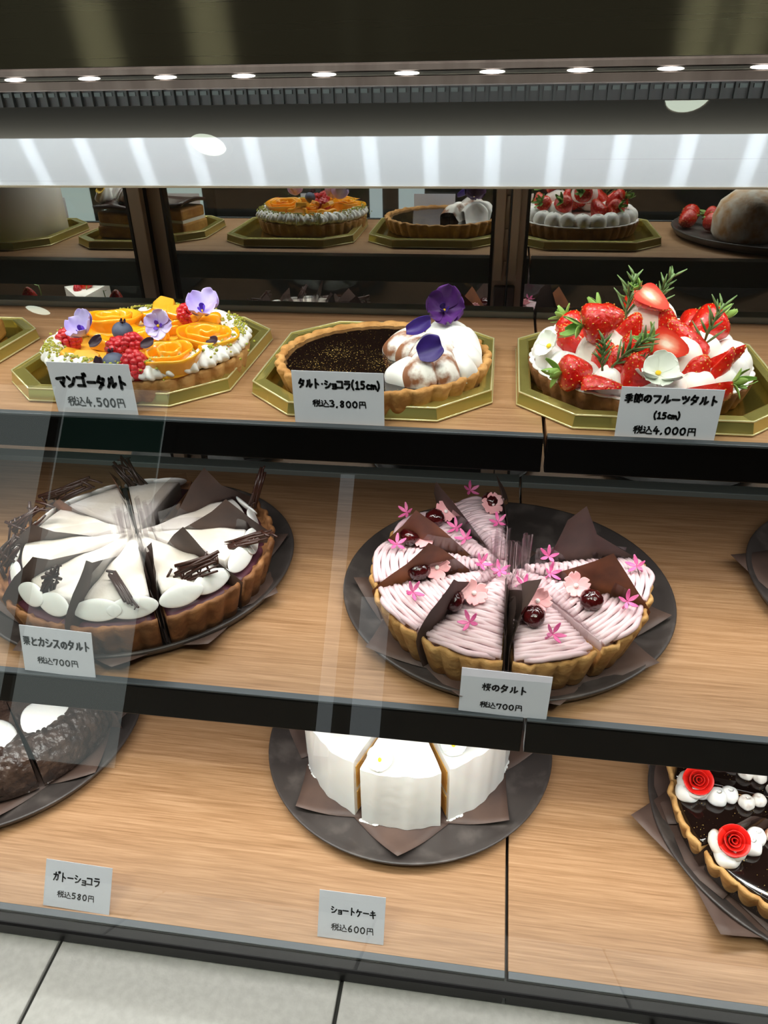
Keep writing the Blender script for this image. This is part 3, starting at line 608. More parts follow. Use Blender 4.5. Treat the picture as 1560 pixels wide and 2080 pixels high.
def ori(p, d, n=(0, -1, 0), L=0.):
    z = Vector(d).normalized(); y = -Vector(n); y = (y-z*y.dot(z))
    if y.length < 1e-4: y = Vector((1, 0, 0))-z*z.x
    y.normalize(); x = y.cross(z)
    M = Matrix(((x.x, y.x, z.x, p[0]), (x.y, y.y, z.y, p[1]), (x.z, y.z, z.z, p[2]), (0, 0, 0, 1)))
    return M @ Matrix.Translation((0, 0, -L/2))
TB = ZT+.0032
# ------------------------------------------------------------------ top shelf: boards
tray((-.284, .5755, ZT), .0885, .0945, .034, 'gold cut-corner board under the mango tart')
tray((-.088, .5695, ZT), .0885, .0945, .036, 'gold cut-corner board under the chocolate tart')
tray((.1115, .5695, ZT), .0930, .0960, .036, 'gold cut-corner board under the strawberry tart')
tray((-.492, .5755, ZT), .0830, .0740, .030, 'gold board at the far left edge under the layered pastry')
tray((-.700, .5755, ZT), .0900, .0900, .034, 'gold board under the tall white cake, seen in the mirror')

# ------------------------------------------------------------------ mango tart
t = thing('mango_tart', 'round mango tart with mango roses, berries, lilac flowers and pistachio-sprinkled cream edge', 'tart', (-.270, .550, TB))
part('crust', crust(.0775, .0165, .073, nfl=34, seed=3), CRUSTP, t)
part('custard', MB().lathe([(0, .0215), (.05, .021), (.070, .0185), (.0715, .012), (0, .011)], 48), mat('yellow_custard', 'f0b53a', .4), t)
for i in range(32):
    a = 2*pi*i/32; k = RNG.uniform(.92, 1.1)
    part('cream_swirl', rosette(.0098*k, .0155*k, 7, i, .35).mesh('cream_swirl', CREAM) if i < 4 else bpy.data.meshes['cream_swirl' if i % 4 == 0 else 'cream_swirl.%03d' % (i % 4)], parent=t, M=T(.0705*math.cos(a), .0705*math.sin(a), .0165, a+pi/2+.5, rx=U(-.15, .15), ry=.12))
mb = MB()
for i in range(900):
    a = U(0, 2*pi); rr = .0705+RNG.gauss(0, .0048); z = .0165+.0150*math.sqrt(max(.03, 1-((rr-.0705)/.0115)**2))
    if math.sin(a*3.1+1)+math.sin(a*5.3) < -.9 and RNG.random() < .8: continue
    s = U(.0006, .0016); mb.blob(s, s*U(.6, 1), s*U(.5, .9), 6, 4, M=T(rr*math.cos(a), rr*math.sin(a), z, U(0, 6), U(0, 3)))
part('pistachio_crumbs', mb, PIST, t)['kind'] = 'stuff'
for (x, y, z, r, h, tu, sd, la, rx, ry) in [(-.036, .014, .0245, .023, .016, 2.6, .4, .55, -.1, 0), (.036, -.048, .018, .0195, .018, 2.8, 2., .35, .05, 0), (.05, -.008, .020, .0215, .0175, 2.5, 4.1, .35, 0, .1), (.004, -.018, .0195, .017, .014, 2.2, 1.1, .4, .1, -.1), (.008, .034, .0195, .016, .015, 2., 5.3, .5, 0, 0)]:
    part('mango_rose', mango_rose(r, h, tu, sd, lean=la), MANGO, t, T(x, y, z, 0, rx, ry), solid=.0022, sub=1)
    part('mango_heart', MB().lathe([(0, h*.75), (r*.22, h*.7), (r*.55, h*.4), (r*.9, h*.12), (r*.95, 0), (0, -.001)], 28), MANGO, t, T(x, y, z, 0, rx, ry))
for (x, y, z, L, W, H, rz, ry, sd) in [(-.008, .045, .030, .034, .011, .014, .5, -.15, 1), (.024, -.030, .026, .04, .012, .012, .7, 0, 2), (.013, -.046, .024, .036, .014, .012, 1.5, .1, 3), (.03, .046, .027, .03, .011, .013, -.5, 0, 4), (-.02, -.018, .024, .04, .014, .012, .2, .1, 5), (-.005, .003, .027, .04, .012, .012, -.2, 0, 6), (.048, -.046, .022, .026, .012, .012, .9, .1, 7)]:
    part('mango_slice', mango_slice(L, W, H, sd), MANGO, t, T(x, y, z, rz, 0, ry))
for (x, y, z, s, rz, rx, sd) in [(-.024, -.056, .024, .0125, .4, .35, 3), (-.036, -.053, .023, .0115, 1.6, .5, 5), (.013, .030, .034, .0105, .9, .5, 8), (.03, .030, .033, .011, 2., -.5, 9), (-.003, .047, .034, .012, 2.9, -.4, 4)]:
    part('mango_chunk', chunk(s, sd), MANGOC, t, T(x, y, z, rz, rx), smooth=False, bevel=.0014)
for (x, y, z, r, L, d, sd) in [(-.057, -.018, .0265, .0092, .0125, (.3, -.7, .6), 1), (-.003, -.043, .030, .0092, .0125, (.1, -.9, .35), 2), (.007, -.043, .033, .0085, .012, (.5, -.5, .6), 5), (.0185, -.066, .0225, .0098, .0165, (0, -.12, 1), 3), (.0245, .030, .034, .0088, .012, (-.3, -.6, .6), 4)]:
    raspberry(t, ori((x, y, z), d), r, L, sd)
blueberry(t, ori((.003, -.066, .0275), (-.15, .1, 1)), .0088)
blueberry(t, ori((-.008, -.024, .0375), (.3, -.2, 1)), .0078)
viola(t, ori((-.032, -.036, .039), (-.2, -.5, .8)), seed=1, s=.0135, curl=1.3)
viola(t, ori((.0225, -.026, .043), (0, -.9, .45)), seed=2, s=.0108, curl=.25)
viola(t, ori((.041, .016, .042), (.2, -.5, .8)), seed=3, s=.0145, curl=1.4)
for (x, y, z, rz, sd) in [(-.013, -.058, .0355, .6, 1), (.022, -.050, .034, .3, 2), (.062, -.022, .031, -.4, 3), (.0, -.077, .024, 1.2, 4)]:
    part('purple_leaf', petal(.011, .009, .5, .5, .0008, seed=sd, base=.4), PURPLEF, t, ori((x, y, z+.001), (.2*math.sin(sd), -.6, .7)) @ T(-.005, 0, 0, rz), solid=.0005, sub=1)

# ------------------------------------------------------------------ chocolate tart
t = thing('chocolate_tart', 'round dark chocolate tart with gold dust and cream and purple petals on its right side', 'tart', (-.083, .549, TB))
part('crust', crust(.081, .0185, .0745, nfl=32, seed=8, rough=.0008, lip=.006, fill=.004, amp=.0021), CRUST, t)
part('ganache', MB().lathe([(0, .0158), (.07, .0158), (.0755, .0166), (.0762, .012), (0, .011)], 64), GAN, t)
cu = [(.0200, .010, .0155, .040, .036, .022, -2.35, 1, COCOAC), (.030, -.001, .0155, .038, .032, .021, -2.2, 5, COCOAC), (.046, .020, .0155, .044, .040, .026, -1.75, 2, CREAM), (.054, .008, .0155, .042, .036, .025, -1.45, 6, CREAM), (.0540, -.008, .0155, .038, .032, .023, -1.25, 11, CREAM), (.0240, -.041, .0155, .034, .026, .0165, -2.3, 3, CREAM), (.0350, -.0420, .0155, .040, .026, .021, -1.8, 4, COCOAC), (.0475, -.037, .0155, .040, .026, .0215, -1.5, 7, COCOAC), (.0575, -.026, .0155, .036, .024, .0195, -1.15, 8, CREAM), (.040, -.021, .0165, .038, .036, .027, -1.65, 9, COCOAC)]
for (x, y, z, L, W, H, rz, sd, m) in cu:
    part('cream_scoop', cream_scoop(L, W, H, sd), m, t, T(x, y, z, rz), sub=1)
viola(t, ori((.044, .022, .046), (0, -.8, .6)), VIOLDK, VIOLBL, .0158, 4, wave=.0038, curl=1.)
part('violet_petal', petal(.021, .013, .5, .6, .001, seed=2, base=.5), VIOLBL, t, ori((.0290, -.014, .0425), (-.1, -.75, .6), (0, -1, 0)) @ T(-.010), solid=.0004, sub=1)
part('violet_petal', petal(.0175, .020, .3, .45, .0015, seed=5, base=.5), VIOLBL, t, ori((.0400, -.0485, .0385), (.05, -.75, .6), (.3, -1, 0)) @ T(-.009), solid=.0004, sub=1)

# ------------------------------------------------------------------ strawberry tart
t = thing('strawberry_tart', 'round tart heaped with strawberries, white cream balls and rosemary sprigs', 'tart', (.105, .554, TB))
part('crust', crust(.0785, .0165, .073, nfl=36, seed=5), CRUSTD, t)
part('sugar_edge', MB().grid(lambda u, w: ((.0782-.0035*w+.0011*(abs(math.sin(18*2*pi*u))**.7*2-1.15)*.7)*math.cos(2*pi*u), (.0782-.0035*w+.0011*(abs(math.sin(18*2*pi*u))**.7*2-1.15)*.7)*math.sin(2*pi*u), .0172+.0006*math.sin(pi*w)), 288, 4, cu=True), mat('icing_sugar', 'f1ecea', .8, bump=.4, bs=300), t, solid=.0008)
part('custard', MB().lathe([(0, .020), (.05, .019), (.070, .016), (.0715, .012), (0, .011)], 48), CREAMY, t)
for i in range(21):
    a = 2*pi*(i+.3)/21; part('cream_ball', dollop(.0122*U(.94, 1.06), .0135*U(.95, 1.06), i), CREAM, t, T(.0645*math.cos(a), .0645*math.sin(a), .0195, U(0, 6)), sub=1)
for (x, y, z, r, h) in [(-.030, -.030, .031, .018, .018), (.020, -.038, .029, .0165, .0175), (.004, .002, .046, .0175, .017), (.04, .0, .026, .016, .014), (-.03, .02, .026, .018, .016)]:
    part('cream_mound', dollop(r, h, x*900), CREAMY, t, T(x, y, z))
SB = [  # centre, axis tip->calyx, cut normal, L, W, calyx, half, calyx scale
 ((-.0525, -.012, .034), (.35, .25, -.9), (0, -1, 0), .030, .0118, False, False, 1), ((-.0478, -.054, .0265), (-.95, -.35, .1), (0, -1, 0), .026, .0118, True, False, 1.3),
 ((-.0335, -.073, .0225), (-.9, .2, -.15), (0, -.4, -1), .027, .0105, False, True, 1), ((-.0118, -.0655, .0305), (.25, .25, -.95), (0, -1, 0), .034, .0125, False, False, 1),
 ((-.0130, -.034, .0345), (.2, .3, -1), (0, -1, 0), .030, .0125, False, False, 1), ((-.0300, -.044, .035), (.2, .5, -1), (0, -1, 0), .028, .0120, False, False, 1),
 ((-.013, -.022, .046), (-.25, .3, -.95), (0, -1, 0), .030, .0108, False, False, 1), ((-.0335, -.036, .0575), (-.9, -.15, -.25), (0, -1, 0), .0285, .0135, True, False, 1.2),
 ((.0015, -.012, .0665), (-.75, .45, .42), (.15, -.5, .8), .0245, .0108, True, True, .9), ((.0085, -.056, .048), (-.93, -.1, .3), (.2, -.8, .55), .0255, .0108, True, True, 1.2),
 ((.0215, -.022, .043), (.55, .15, -.8), (0, -1, 0), .033, .0098, False, False, 1), ((.0130, -.010, .048), (.2, .3, -.9), (0, -1, 0), .028, .0098, False, False, 1),
 ((.0445, .011, .040), (.7, .35, .35), (0, -1, 0), .029, .0138, True, False, 1), ((.041, -.046, .0335), (-.5, .2, -.8), (-.6, .2, .75), .030, .0130, False, True, 1),
 ((.0455, -.040, .037), (-.75, .3, -.6), (-.4, .5, .8), .032, .0122, False, True, 1), ((.0285, -.070, .0255), (.95, -.05, .22), (-.2, .5, .85), .038, .0115, True, True, 1.1),
 ((.012, -.060, .024), (-.9, .3, 0), (0, -.6, .8), .026, .0110, False, True, 1), ((-.002, -.034, .038), (.1, .4, -1), (0, -1, 0), .028, .0118, False, False, 1),
 ((.0255, -.028, .041), (.6, -.2, -.9), (0, -1, 0), .030, .0105, False, False, 1), ((-.0215, -.054, .033), (.3, -.1, -.9), (0, -1, 0), .027, .0112, False, False, 1), ((-.002, -.050, .034), (-.4, .3, -.9), (0, -1, 0), .026, .0110, False, False, 1), ((.028, -.052, .030), (-.3, .3, -.8), (0, -1, 0), .026, .0108, False, False, 1),
 ((.02, .028, .034), (.4, .6, -.7), (0, 1, .3), .028, .0120, True, False, 1), ((-.022, .026, .036), (-.4, .7, .5), (0, -1, 0), .028, .0125, True, False, 1), ((.002, .022, .050), (-.3, .8, .4), (0, 1, 0), .028, .0125, True, False, 1), ((.040, .030, .033), (.5, .7, .4), (0, -1, 0), .026, .0115, True, False, 1), ((-.046, .016, .034), (-.6, .6, .5), (0, -1, 0), .026, .0115, True, False, 1)]
for i, (p, d, n, L, W, c, hf, cs) in enumerate(SB): strawberry(t, ori(p, d, n, L), L, W, i, c, hf, cs)
for i, (p, d, L) in enumerate([((-.014, -.004, .048), (-.05, .1, 1), .032), ((.003, -.002, .055), (.35, .3, 1), .028), ((-.034, -.066, .033), (-.2, -.05, 1), .021), ((-.028, -.062, .034), (.65, -.1, .9), .030), ((-.018, -.06, .032), (.9, .1, .5), .024), ((.0345, -.030, .036), (.15, .15, 1), .033)]):
    rosemary(t, ori(p, d), L, 15 if i != 3 else 20, i, .15)
def white_flower(parent, M, s=.012, seed=0, wave=.0008):
    o = part('white_flower', flower(5, s, s*1.25, .2, .35, .3, 0, wave, seed, [1, 1.1, .95, 1.05, 1], .65), WHITEP, parent, M, solid=.0003, sub=1)
    part('flower_centre', MB().blob(.0019, .0016, .0013, 10, 8), YELLOW, o, T(0, 0, .0016)); return o
white_flower(t, ori((.000, -.071, .034), (0, -.6, .7)), .0125, 2)
part('white_petal', petal(.016, .016, .9, .5, .001), WHITEP, t, T(-.002, -.068, .031, -2.2, ry=.3), solid=.0003, sub=1)
part('white_petal', petal(.016, .016, .8, .5, .001, seed=4), WHITEP, t, T(.004, -.068, .030, -1., ry=.3), solid=.0003, sub=1)
white_flower(t, ori((-.066, -.024, .034), (-.6, -.4, .6)), .010, 5)

# ------------------------------------------------------------------ top shelf things seen only in the mirror doors
t = thing('layered_pastry', 'brown layered pastry slab with chocolate top and white cream, seen in the mirror', 'pastry', (-.492, .5755, TB), .25)
part('pastry_layers', MB().box(-.062, .062, -.03, .03, 0, .016).box(-.06, .06, -.028, .028, .019, .034), PASTRY, t, bevel=.003, smooth=False)
part('cream_filling', MB().box(-.06, .06, -.027, .027, .0155, .0195), CREAMY, t, smooth=False)
part('chocolate_top', MB().grid(lambda u, w: (-.062+.124*u, -.031+.062*w, .036+.008*math.sin(u*7)*math.sin(pi*w)+.004), 20, 8), CHOCO, t, solid=.004)
for i, (x, y) in enumerate(((-.055, .012), (-.048, -.006), (-.02, .01))): part('cream_peak', rosette(.012, .026, 6, i, .2), CREAM, t, T(x, y, .042))
part('yellow_flower', flower(5, .008, .008, .2, .3, .2), YELLOW, t, ori((-.05, .02, .062), (0, .8, .5)), solid=.0003)
t = thing('white_cake', 'tall plain white cream cake, seen in the mirror at far left', 'cake', (-.700, .572, TB))
part('cake_body', MB().lathe([(0, .098), (.068, .098), (.074, .095), (.0765, .088), (.0765, .002), (.074, 0), (0, 0)], 64), CREAM, t)
for i in range(5): strawberry(t, ori((.045*math.cos(i*1.25), .045*math.sin(i*1.25), .107), (0, 0, -1), L=.022), .022, .010, i, False)
plate((.366, .566, ZT), 'dark round plate under the sugar-dusted buns, seen in the mirror')
for i, (x, y, r) in enumerate(((.312, .600, .043), (.350, .530, .047), (.420, .585, .045))):
    b = thing('sugar_dusted_bun', ['sugar-dusted domed bun, left of the two seen in the mirror at far right', 'sugar-dusted domed bun, nearest the shelf front, seen in the mirror at far right', 'sugar-dusted domed bun out at the right end of the dark plate'][i], 'bun', (x, y, ZT+.0045), group=None)
    part('bun_body', MB().lathe([(0, .062), (r*.5, .058), (r*.85, .045), (r, .026), (r*.97, .008), (r*.85, 0), (0, 0)], 40), SUGARB, b)
for i, (x, y, z) in enumerate(((.248, .545, .012), (.262, .508, .012), (.281, .568, .012), (.292, .520, .012))):
    s = strawberry(None, Matrix(), .027, .0125, 40+i, True); s.matrix_world = ori((x, y, ZT+.0047+.0125), (.5-.4*i, -.8, .1), L=.027)
    s.name = 'loose_strawberry'; tag(s, ['red strawberry at the left rim of the dark bun plate, seen in the mirror', 'red strawberry nearest the shelf front on the bun plate, seen in the mirror', 'red strawberry behind another on the bun plate, seen in the mirror', 'red strawberry touching the bun on the dark plate, seen in the mirror'][i], 'strawberry', None)
# ------------------------------------------------------------------ slices: shared pieces
def flap_sheet(pts, bulge=.003, lean=0., nu=10, nv=8):
    # a paper panel standing in the slice's side plane (local X = radius, Z up), pts: (r0, z0), (r0, z1) ... as bottom/top curves
    bot, top = pts
    ip = lambda L, u: (lambda k: (L[k][0]+(L[k+1][0]-L[k][0])*(u*(len(L)-1)-k), L[k][1]+(L[k+1][1]-L[k][1])*(u*(len(L)-1)-k)))(min(int(u*(len(L)-1)), len(L)-2))
    def fn(u, w):
        b, t = ip(bot, u), ip(top, u); z = b[1]+(t[1]-b[1])*w
        return (b[0]+(t[0]-b[0])*w, bulge*math.sin(pi*u)*(.3+w)+lean*max(0, z-.04)+.0012*math.sin(u*9+w*3), z)
    return MB().grid(fn, nu, nv)
LN = [0]
def liner(parent, ctr, L, rz, m=PAPER, z=None, seed=0, up=.0):
    LN[0] += 1; z = .0002+.00016*(LN[0] % 9)
    k = random.Random(seed)
    def fn(u, w):
        x, y = (u-.5)*L, (w-.5)*L; d = max(abs(x), abs(y))/(L/2)
        return (x, y, .010*max(0, (u-w-.35)/.65)**1.6+(up*max(0, d-.6)**1.5 if up else 0))
    return part('paper_liner', MB().grid(fn, 9, 9), m, parent, T(ctr, 0, z, rz), solid=.0001)
def side_wrap(parent, off, half, side, R, ztop, apex=None, film=True, paper=PAPER, lean=.0, seed=0, filmh=.012, gap=.0006):
    # transparent strip and brown paper flap along one cut side (side=+1 counter-clockwise edge)
    M = T(-off, 0, 0, side*half) @ T(0, side*gap, 0)
    if film:
        part('film_wrap', flap_sheet(([(.022, .002), (R*.9, .002)], [(.021, ztop+filmh), (R*.35, ztop+filmh*1.1), (R*.72, ztop+filmh*.9), (R*.9, ztop+filmh*.3)]), .0012*-side, lean*.6), FILM, parent, M)
        c = MB(); c.grid(lambda u, w: (.0135-.0042*math.sin(u*4.2)*(.6+.4*w), -side*(.0035*(1-math.cos(u*4.2))*.5), .020+(ztop+filmh+.006-.012)*w), 14, 4); part('film_curl', c, FILM, parent, M)
    if apex:
        ra, za = apex
        part('paper_flap', flap_sheet(([(R*.3, .004), (R*.97, .004)], [(R*.3, ztop-.003), (ra-R*.12, za-.012), (ra, za), (min(R*1.02, ra+R*.14), (za+ztop)/2-.004), (R*1.03, ztop-.012)]), .0022*-side, lean, 17, 9), paper, parent, M @ T(0, side*.0008, 0))
def loc_of(c, ang, off, rel):
    a = -ang; x, y = rel; return (x*math.cos(a)-y*math.sin(a)-off, x*math.sin(a)+y*math.cos(a))

# ------------------------------------------------------------------ sakura tart (pale pink piped slices)
plate((.0214, .5305, ZM), 'dark round plate under the pink cherry blossom tart slices')
SZ = ZM+.0049; SC_ = (.022, .508); SR, SH = .1085, .0335; SOFF = .062; HALF = R_(16.6)
SAK_CR = crust(SR, SH, .098, -HALF, HALF, nfl=44, seed=12, amp=.0015, rough=.0012).mesh('crust', CRUSTP)
SAK_FILL = wedge(SR-.0075, -HALF+.012, HALF-.012, SH*.75, SH+.004, nr=6, nt=12).mesh('filling', PINKC)
def strands(seed):
    mb = MB(); k = random.Random(seed); r = .012
    while r < SR-.001:
        w = min(math.tan(HALF-.02)*r-.0010, math.sqrt(max(1e-8, (SR+.0005)**2-r*r))); n = 9; z0 = SH+.0062+.0035*math.sin(pi*min(1, r/SR))+k.uniform(-.0004, .0006); bow = .006*(1 if r < SR*.85 else 1.)
        P = []
        for i in range(n):
            v = -1+2*i/(n-1); x = r-bow*v*v*(r/SR)**1.5+.0007*math.sin(v*4+r*900+seed); P.append((x, w*v, z0-.0042*abs(v)**2.4+.0004*math.sin(v*7+r*500)))
        mb.tube(P, [.0021+.0002*math.sin(i+r*800) for i in range(n)], 7); r += .0036+k.uniform(-.0003, .0004)
    for q in range(3):   # a few crossing threads
        x = k.uniform(.04, .08); mb.tube([(x, -.008, SH+.0085), (x+.004, 0, SH+.0096), (x+.002, .009, SH+.0084)], .0018, 7)
    return mb
def cherry(parent, p, r=.0088, seed=0):
    def fn(a, t, x, y, z): return 1+.05*math.sin(3*a+seed)*math.sin(t)+.035*math.sin(7*a+5*t+seed)+.03*math.sin(11*t+4*a)
    return part('black_cherry', MB().blob(r, r*.95, r*.86, 26, 16, fn), CHERRY, parent, T(*p))
def blossom(parent, M, s=.0105, seed=0):
    o = part('blossom_cookie', flower(5, s, s*.98, .16, .25, .12, .26, 0, seed*.1, tip=.62), SAKURA, parent, M, solid=.0009, sub=1)
    part('blossom_pearl', MB().blob(.0019, .0019, .0015, 10, 8), PEARL, o, T(0, 0, .0016)); return o
def star(parent, M, s=.0085, seed=0):
    o = part('pink_star_flower', flower(5, s, s*.36, .25, .35, .15, 0, 0, seed, tip=.45), PINKST, parent, M, solid=.0004)
    part('flower_stalk', MB().tube([(0, 0, 0), (.0008, -.0012, -.003), (.0015, -.003, -.006)], [.0008, .0007, .0009], 6), PINKST, o); return o
PZ = SH+.0115
DAT = {  # angle: cherry, blossom, stars (relative to tart centre), flap (side, apex), label
 -72: ((.0170, -.0740), (.0200, -.0565), [(.030, -.090), (.011, -.036)], (1, None), 'pink blossom tart slice at the front right, beside the dark paper fan'),
 -36: ((.0590, -.0500), (.0490, -.034), [(.0852, -.0468), (.0312, -.0176)], (1, (.0800, .0835)), 'pink blossom tart slice on the right with a star near its crust'),
 0: (None, None, [(.0985, .0002), (.031, .0058)], (1, (.0520, .1000)), 'pink blossom tart slice at right rear under the tall brown paper peak'),
 108: ((-.0165, .0865), (-.0152, .0800), [(-.0097, .0533), (-.036, .1063)], (-1, (.088, .079)), 'pink blossom tart slice at the very back with one big blossom'),
 144: ((-.064, .052), (-.0555, .0625), [(-.045, .040), (-.0898, .0605)], (-1, (.0900, .079)), 'pink blossom tart slice at rear left, half hidden by brown paper'),
 180: ((-.0821, .0199), (-.0715, .0215), [(-.0919, .0092), (-.0363, .0246)], (-1, (.0755, .0825)), 'pink blossom tart slice on the left with its cherry at the rim'),
 216: ((-.0698, -.0279), (-.0562, -.0225), [(-.0715, -.0539), (-.022, -.0105)], (-1, (.0700, .0815)), 'pink blossom tart slice at front left, cherry beside an upright blossom'),
 252: ((-.0408, -.0625), (-.0262, -.0525), [(-.0279, -.0842), (-.0075, -.019)], (-1, (.0900, .083)), 'pink blossom tart slice in front with its cherry behind clear film')}
for ang, (ch, bl, st, (fs, ap), lab) in DAT.items():
    A = R_(ang); sd = ang+5
    s = thing('blossom_tart_slice', lab, 'tart slice', (SC_[0]+SOFF*math.cos(A), SC_[1]+SOFF*math.sin(A), SZ), A, 'cherry blossom tart slices')
    part('crust', SAK_CR, parent=s, M=T(-SOFF+.003, 0, .0016)); part('filling', SAK_FILL, parent=s, M=T(-SOFF+.003)); part('piped_cream', strands(sd), PINKC, s, T(-SOFF+.003))
    if ch: x, y = loc_of(0, A, SOFF, ch); cherry(s, (x, y, PZ+.005), seed=sd)
    if bl: x, y = loc_of(0, A, SOFF, bl); blossom(s, ori((x, y, PZ+.005), Matrix.Rotation(-A, 3, 'Z') @ Vector((.15, -.62 if ang not in (216, 180) else -.9, .75))), seed=sd)
    for q, v in enumerate(st):
        x, y = loc_of(0, A, SOFF, v); star(s, ori((x, y, PZ+.0035), Matrix.Rotation(-A, 3, 'Z') @ Vector((math.sin(sd+q)*.5, -.5, .8))), seed=sd+q)
    side_wrap(s, SOFF, HALF, fs, SR, SH+.011, ap, paper=PAPERR if ang in (-36, 180, 216) else PAPER, lean=-fs*(.25 if ap else 0), seed=sd)
    if ang in (252, -72): side_wrap(s, SOFF, HALF, 1 if ang == 252 else -1, SR, SH+.010, (.062, .074), seed=sd+1, lean=(-.05 if ang == 252 else .5), filmh=.014)
    liner(s, .016, .066 if ang in (-72, 252) else .074, {-72: .75, -36: 1.0, 0: .6, 108: .6, 144: .65, 180: .6, 216: .8, 252: .95}[ang], seed=sd)

# ------------------------------------------------------------------ chestnut and cassis tart (beige slices)
plate((-.3070, .5350, ZM), 'dark round plate under the beige chestnut tart slices')
KC = (-.295, .514); KR, KH = .1130, .0320; KOFF = .062; KHALF = R_(16.7)
K_CR = crust(KR, KH, .104, -KHALF, KHALF, nfl=40, seed=21, amp=.0022, rough=.0012).mesh('crust', CRUSTD)
K_FILL = wedge(KR-.0085, -KHALF+.012, KHALF-.012, KH*.75, KH-.003, nr=6, nt=12).mesh('filling', mat('cassis_filling', '4d2330', .5))
K_TOP = wedge(.0905, -KHALF+.02, KHALF-.02, KH-.004, .0465, top=lambda r, a: .0008*math.sin(r*190+a*5)-.0022*max(0, r-.07)/.02, nr=12, nt=16).mesh('beige_mousse_layer', None)
def dusted():
    m = mat('sugar_dusted_mousse', 'd2c6b9', .6, n=24, ncol='e6dfda', lo=.4, hi=.62, bump=.6, bs=130, det=6); return m
DUST = dusted(); K_TOP.materials.clear(); K_TOP.materials.append(DUST)
def cream_petals(parent, seed, n=3):
    k = random.Random(seed)
    for i in range(n):
        a = (-1+2*(i+.5)/n)*KHALF*.9; L = .0195*k.uniform(.9, 1.1)
        def fn(aa, t, x, y, z, L=L): return (x*.0021*(1+.3*z)+.0015*y*y, y*L*.92, z*.0088*(1-.12*y*y))
        part('cream_petal', MB().blob(1, 1, 1, 24, 14, fn), CREAM, parent, T(-KOFF+.0995*math.cos(a), .0995*math.sin(a), KH+.0075, a+k.uniform(-.12, .12), ry=-.55), sub=1)
def lattice(parent, p, d, n, L=.036, H=.024, seed=0):
    k = random.Random(seed); mb = MB(); F = ori(p, d, n)
    def bar(a, b, w): mb.tube([(a[0], 0, a[1]), ((a[0]+b[0])/2+k.uniform(-.001, .001), k.uniform(-.0006, .0006), (a[1]+b[1])/2), (b[0], 0, b[1])], [w*.9, w, w*.8], 6)
    for i in range(9): x = (-.5+i/8)*H*k.uniform(.6, 1); o = k.uniform(-.35, .35); bar((x, -L*k.uniform(.2, .5)), (x*.6+o*H, L*k.uniform(.25, .54)), k.uniform(.0008, .0018))
    for i in range(8): z = (-.45+.9*i/7)*L; bar((-H*k.uniform(.1, .52), z), (H*k.uniform(.1, .52), z+k.uniform(-.7, .7)*H), k.uniform(.0007, .0016))
    return part('chocolate_lattice', mb, CHOCO, parent, F)
KD = {  # angle: lattice(centre rel, z, axis, normal, L, H), flap
 -40: ((.0740, -.0540), .013, (.85, .30, .28), (.2, -.85, .5), .040, .019, (1, (.068, .0765)), 'beige chestnut slice in front with a flat brown chocolate lattice'),
 -4: ((.098, -.008), .010, (.93, .22, .25), (0, -.25, 1), .050, .011, (1, (.0805, .078)), 'beige chestnut slice on the right with a long thin chocolate twig'),
 32: ((.0900, .060), .020, (.28, .35, .95), (.5, -.8, 0), .042, .008, (1, (.0660, .089)), 'beige chestnut slice at right rear with an upright chocolate twig'),
 104: ((-.0440, .0860), .014, (-.5, .3, .7), (.4, -.8, .5), .040, .020, (-1, None), 'beige chestnut slice at the back with chocolate netting'),
 140: ((-.0900, .0500), .014, (.8, .25, .32), (.3, -.9, .3), .052, .016, (-1, (.082, .070)), 'beige chestnut slice at rear left with a wide chocolate net'),
 176: ((-.1000, -.0020), .014, (.6, .2, .5), (-.2, -.9, .4), .040, .022, (-1, (.0840, .060)), 'beige chestnut slice at far left edge, chocolate net upright'),
 212: ((-.0880, -.0500), .012, (.5, .1, .7), (-.3, -.8, .4), .036, .020, (-1, (.080, .066)), 'beige chestnut slice at left, mostly hidden by brown paper'),
 248: ((-.0330, -.0860), .010, (.35, .0, .75), (.6, -.6, .4), .044, .015, (-1, (.088, .066)), 'beige chestnut slice at front left with a ragged chocolate shard'),
 284: ((.0260, -.0840), .011, (.62, -.62, -.12), (.4, -.2, .9), .048, .006, (-1, (.089, .078)), 'beige chestnut slice in front with a slim diagonal chocolate twig')}
for ang, (rel, dz, ax, nm, L, H, (fs, ap), lab) in KD.items():
    A = R_(ang); sd = ang+50
    s = thing('chestnut_tart_slice', lab, 'tart slice', (KC[0]+KOFF*math.cos(A), KC[1]+KOFF*math.sin(A), SZ), A, 'chestnut and cassis tart slices')
    part('crust', K_CR, parent=s, M=T(-KOFF+.003, 0, .0016)); part('filling', K_FILL, parent=s, M=T(-KOFF+.003)); part('mousse_layer', K_TOP, parent=s, M=T(-KOFF+.003))
    cream_petals(s, sd, 2)
    x, y = loc_of(0, A, KOFF, rel); Q = Matrix.Rotation(-A, 3, 'Z')
    lattice(s, (x, y, .0465+dz-.008), Q @ Vector(ax), Q @ Vector(nm), L, H, sd)
    side_wrap(s, KOFF, KHALF, fs, KR, .0465, ap, lean=-fs*(.2 if ap else 0), seed=sd, paper=PAPERR if ang in (140, 176) else PAPER)
    if ang in (284, -40): side_wrap(s, KOFF, KHALF, 1 if ang == 284 else -1, KR, .044, (.055, .066), seed=sd+1, lean=(-.05 if ang == 284 else .12))
    liner(s, .016, .076, {-40: .55, -4: .5, 32: .7, 104: .6, 140: .8, 176: .6, 212: .6, 248: .7, 284: .75}[ang], seed=sd)

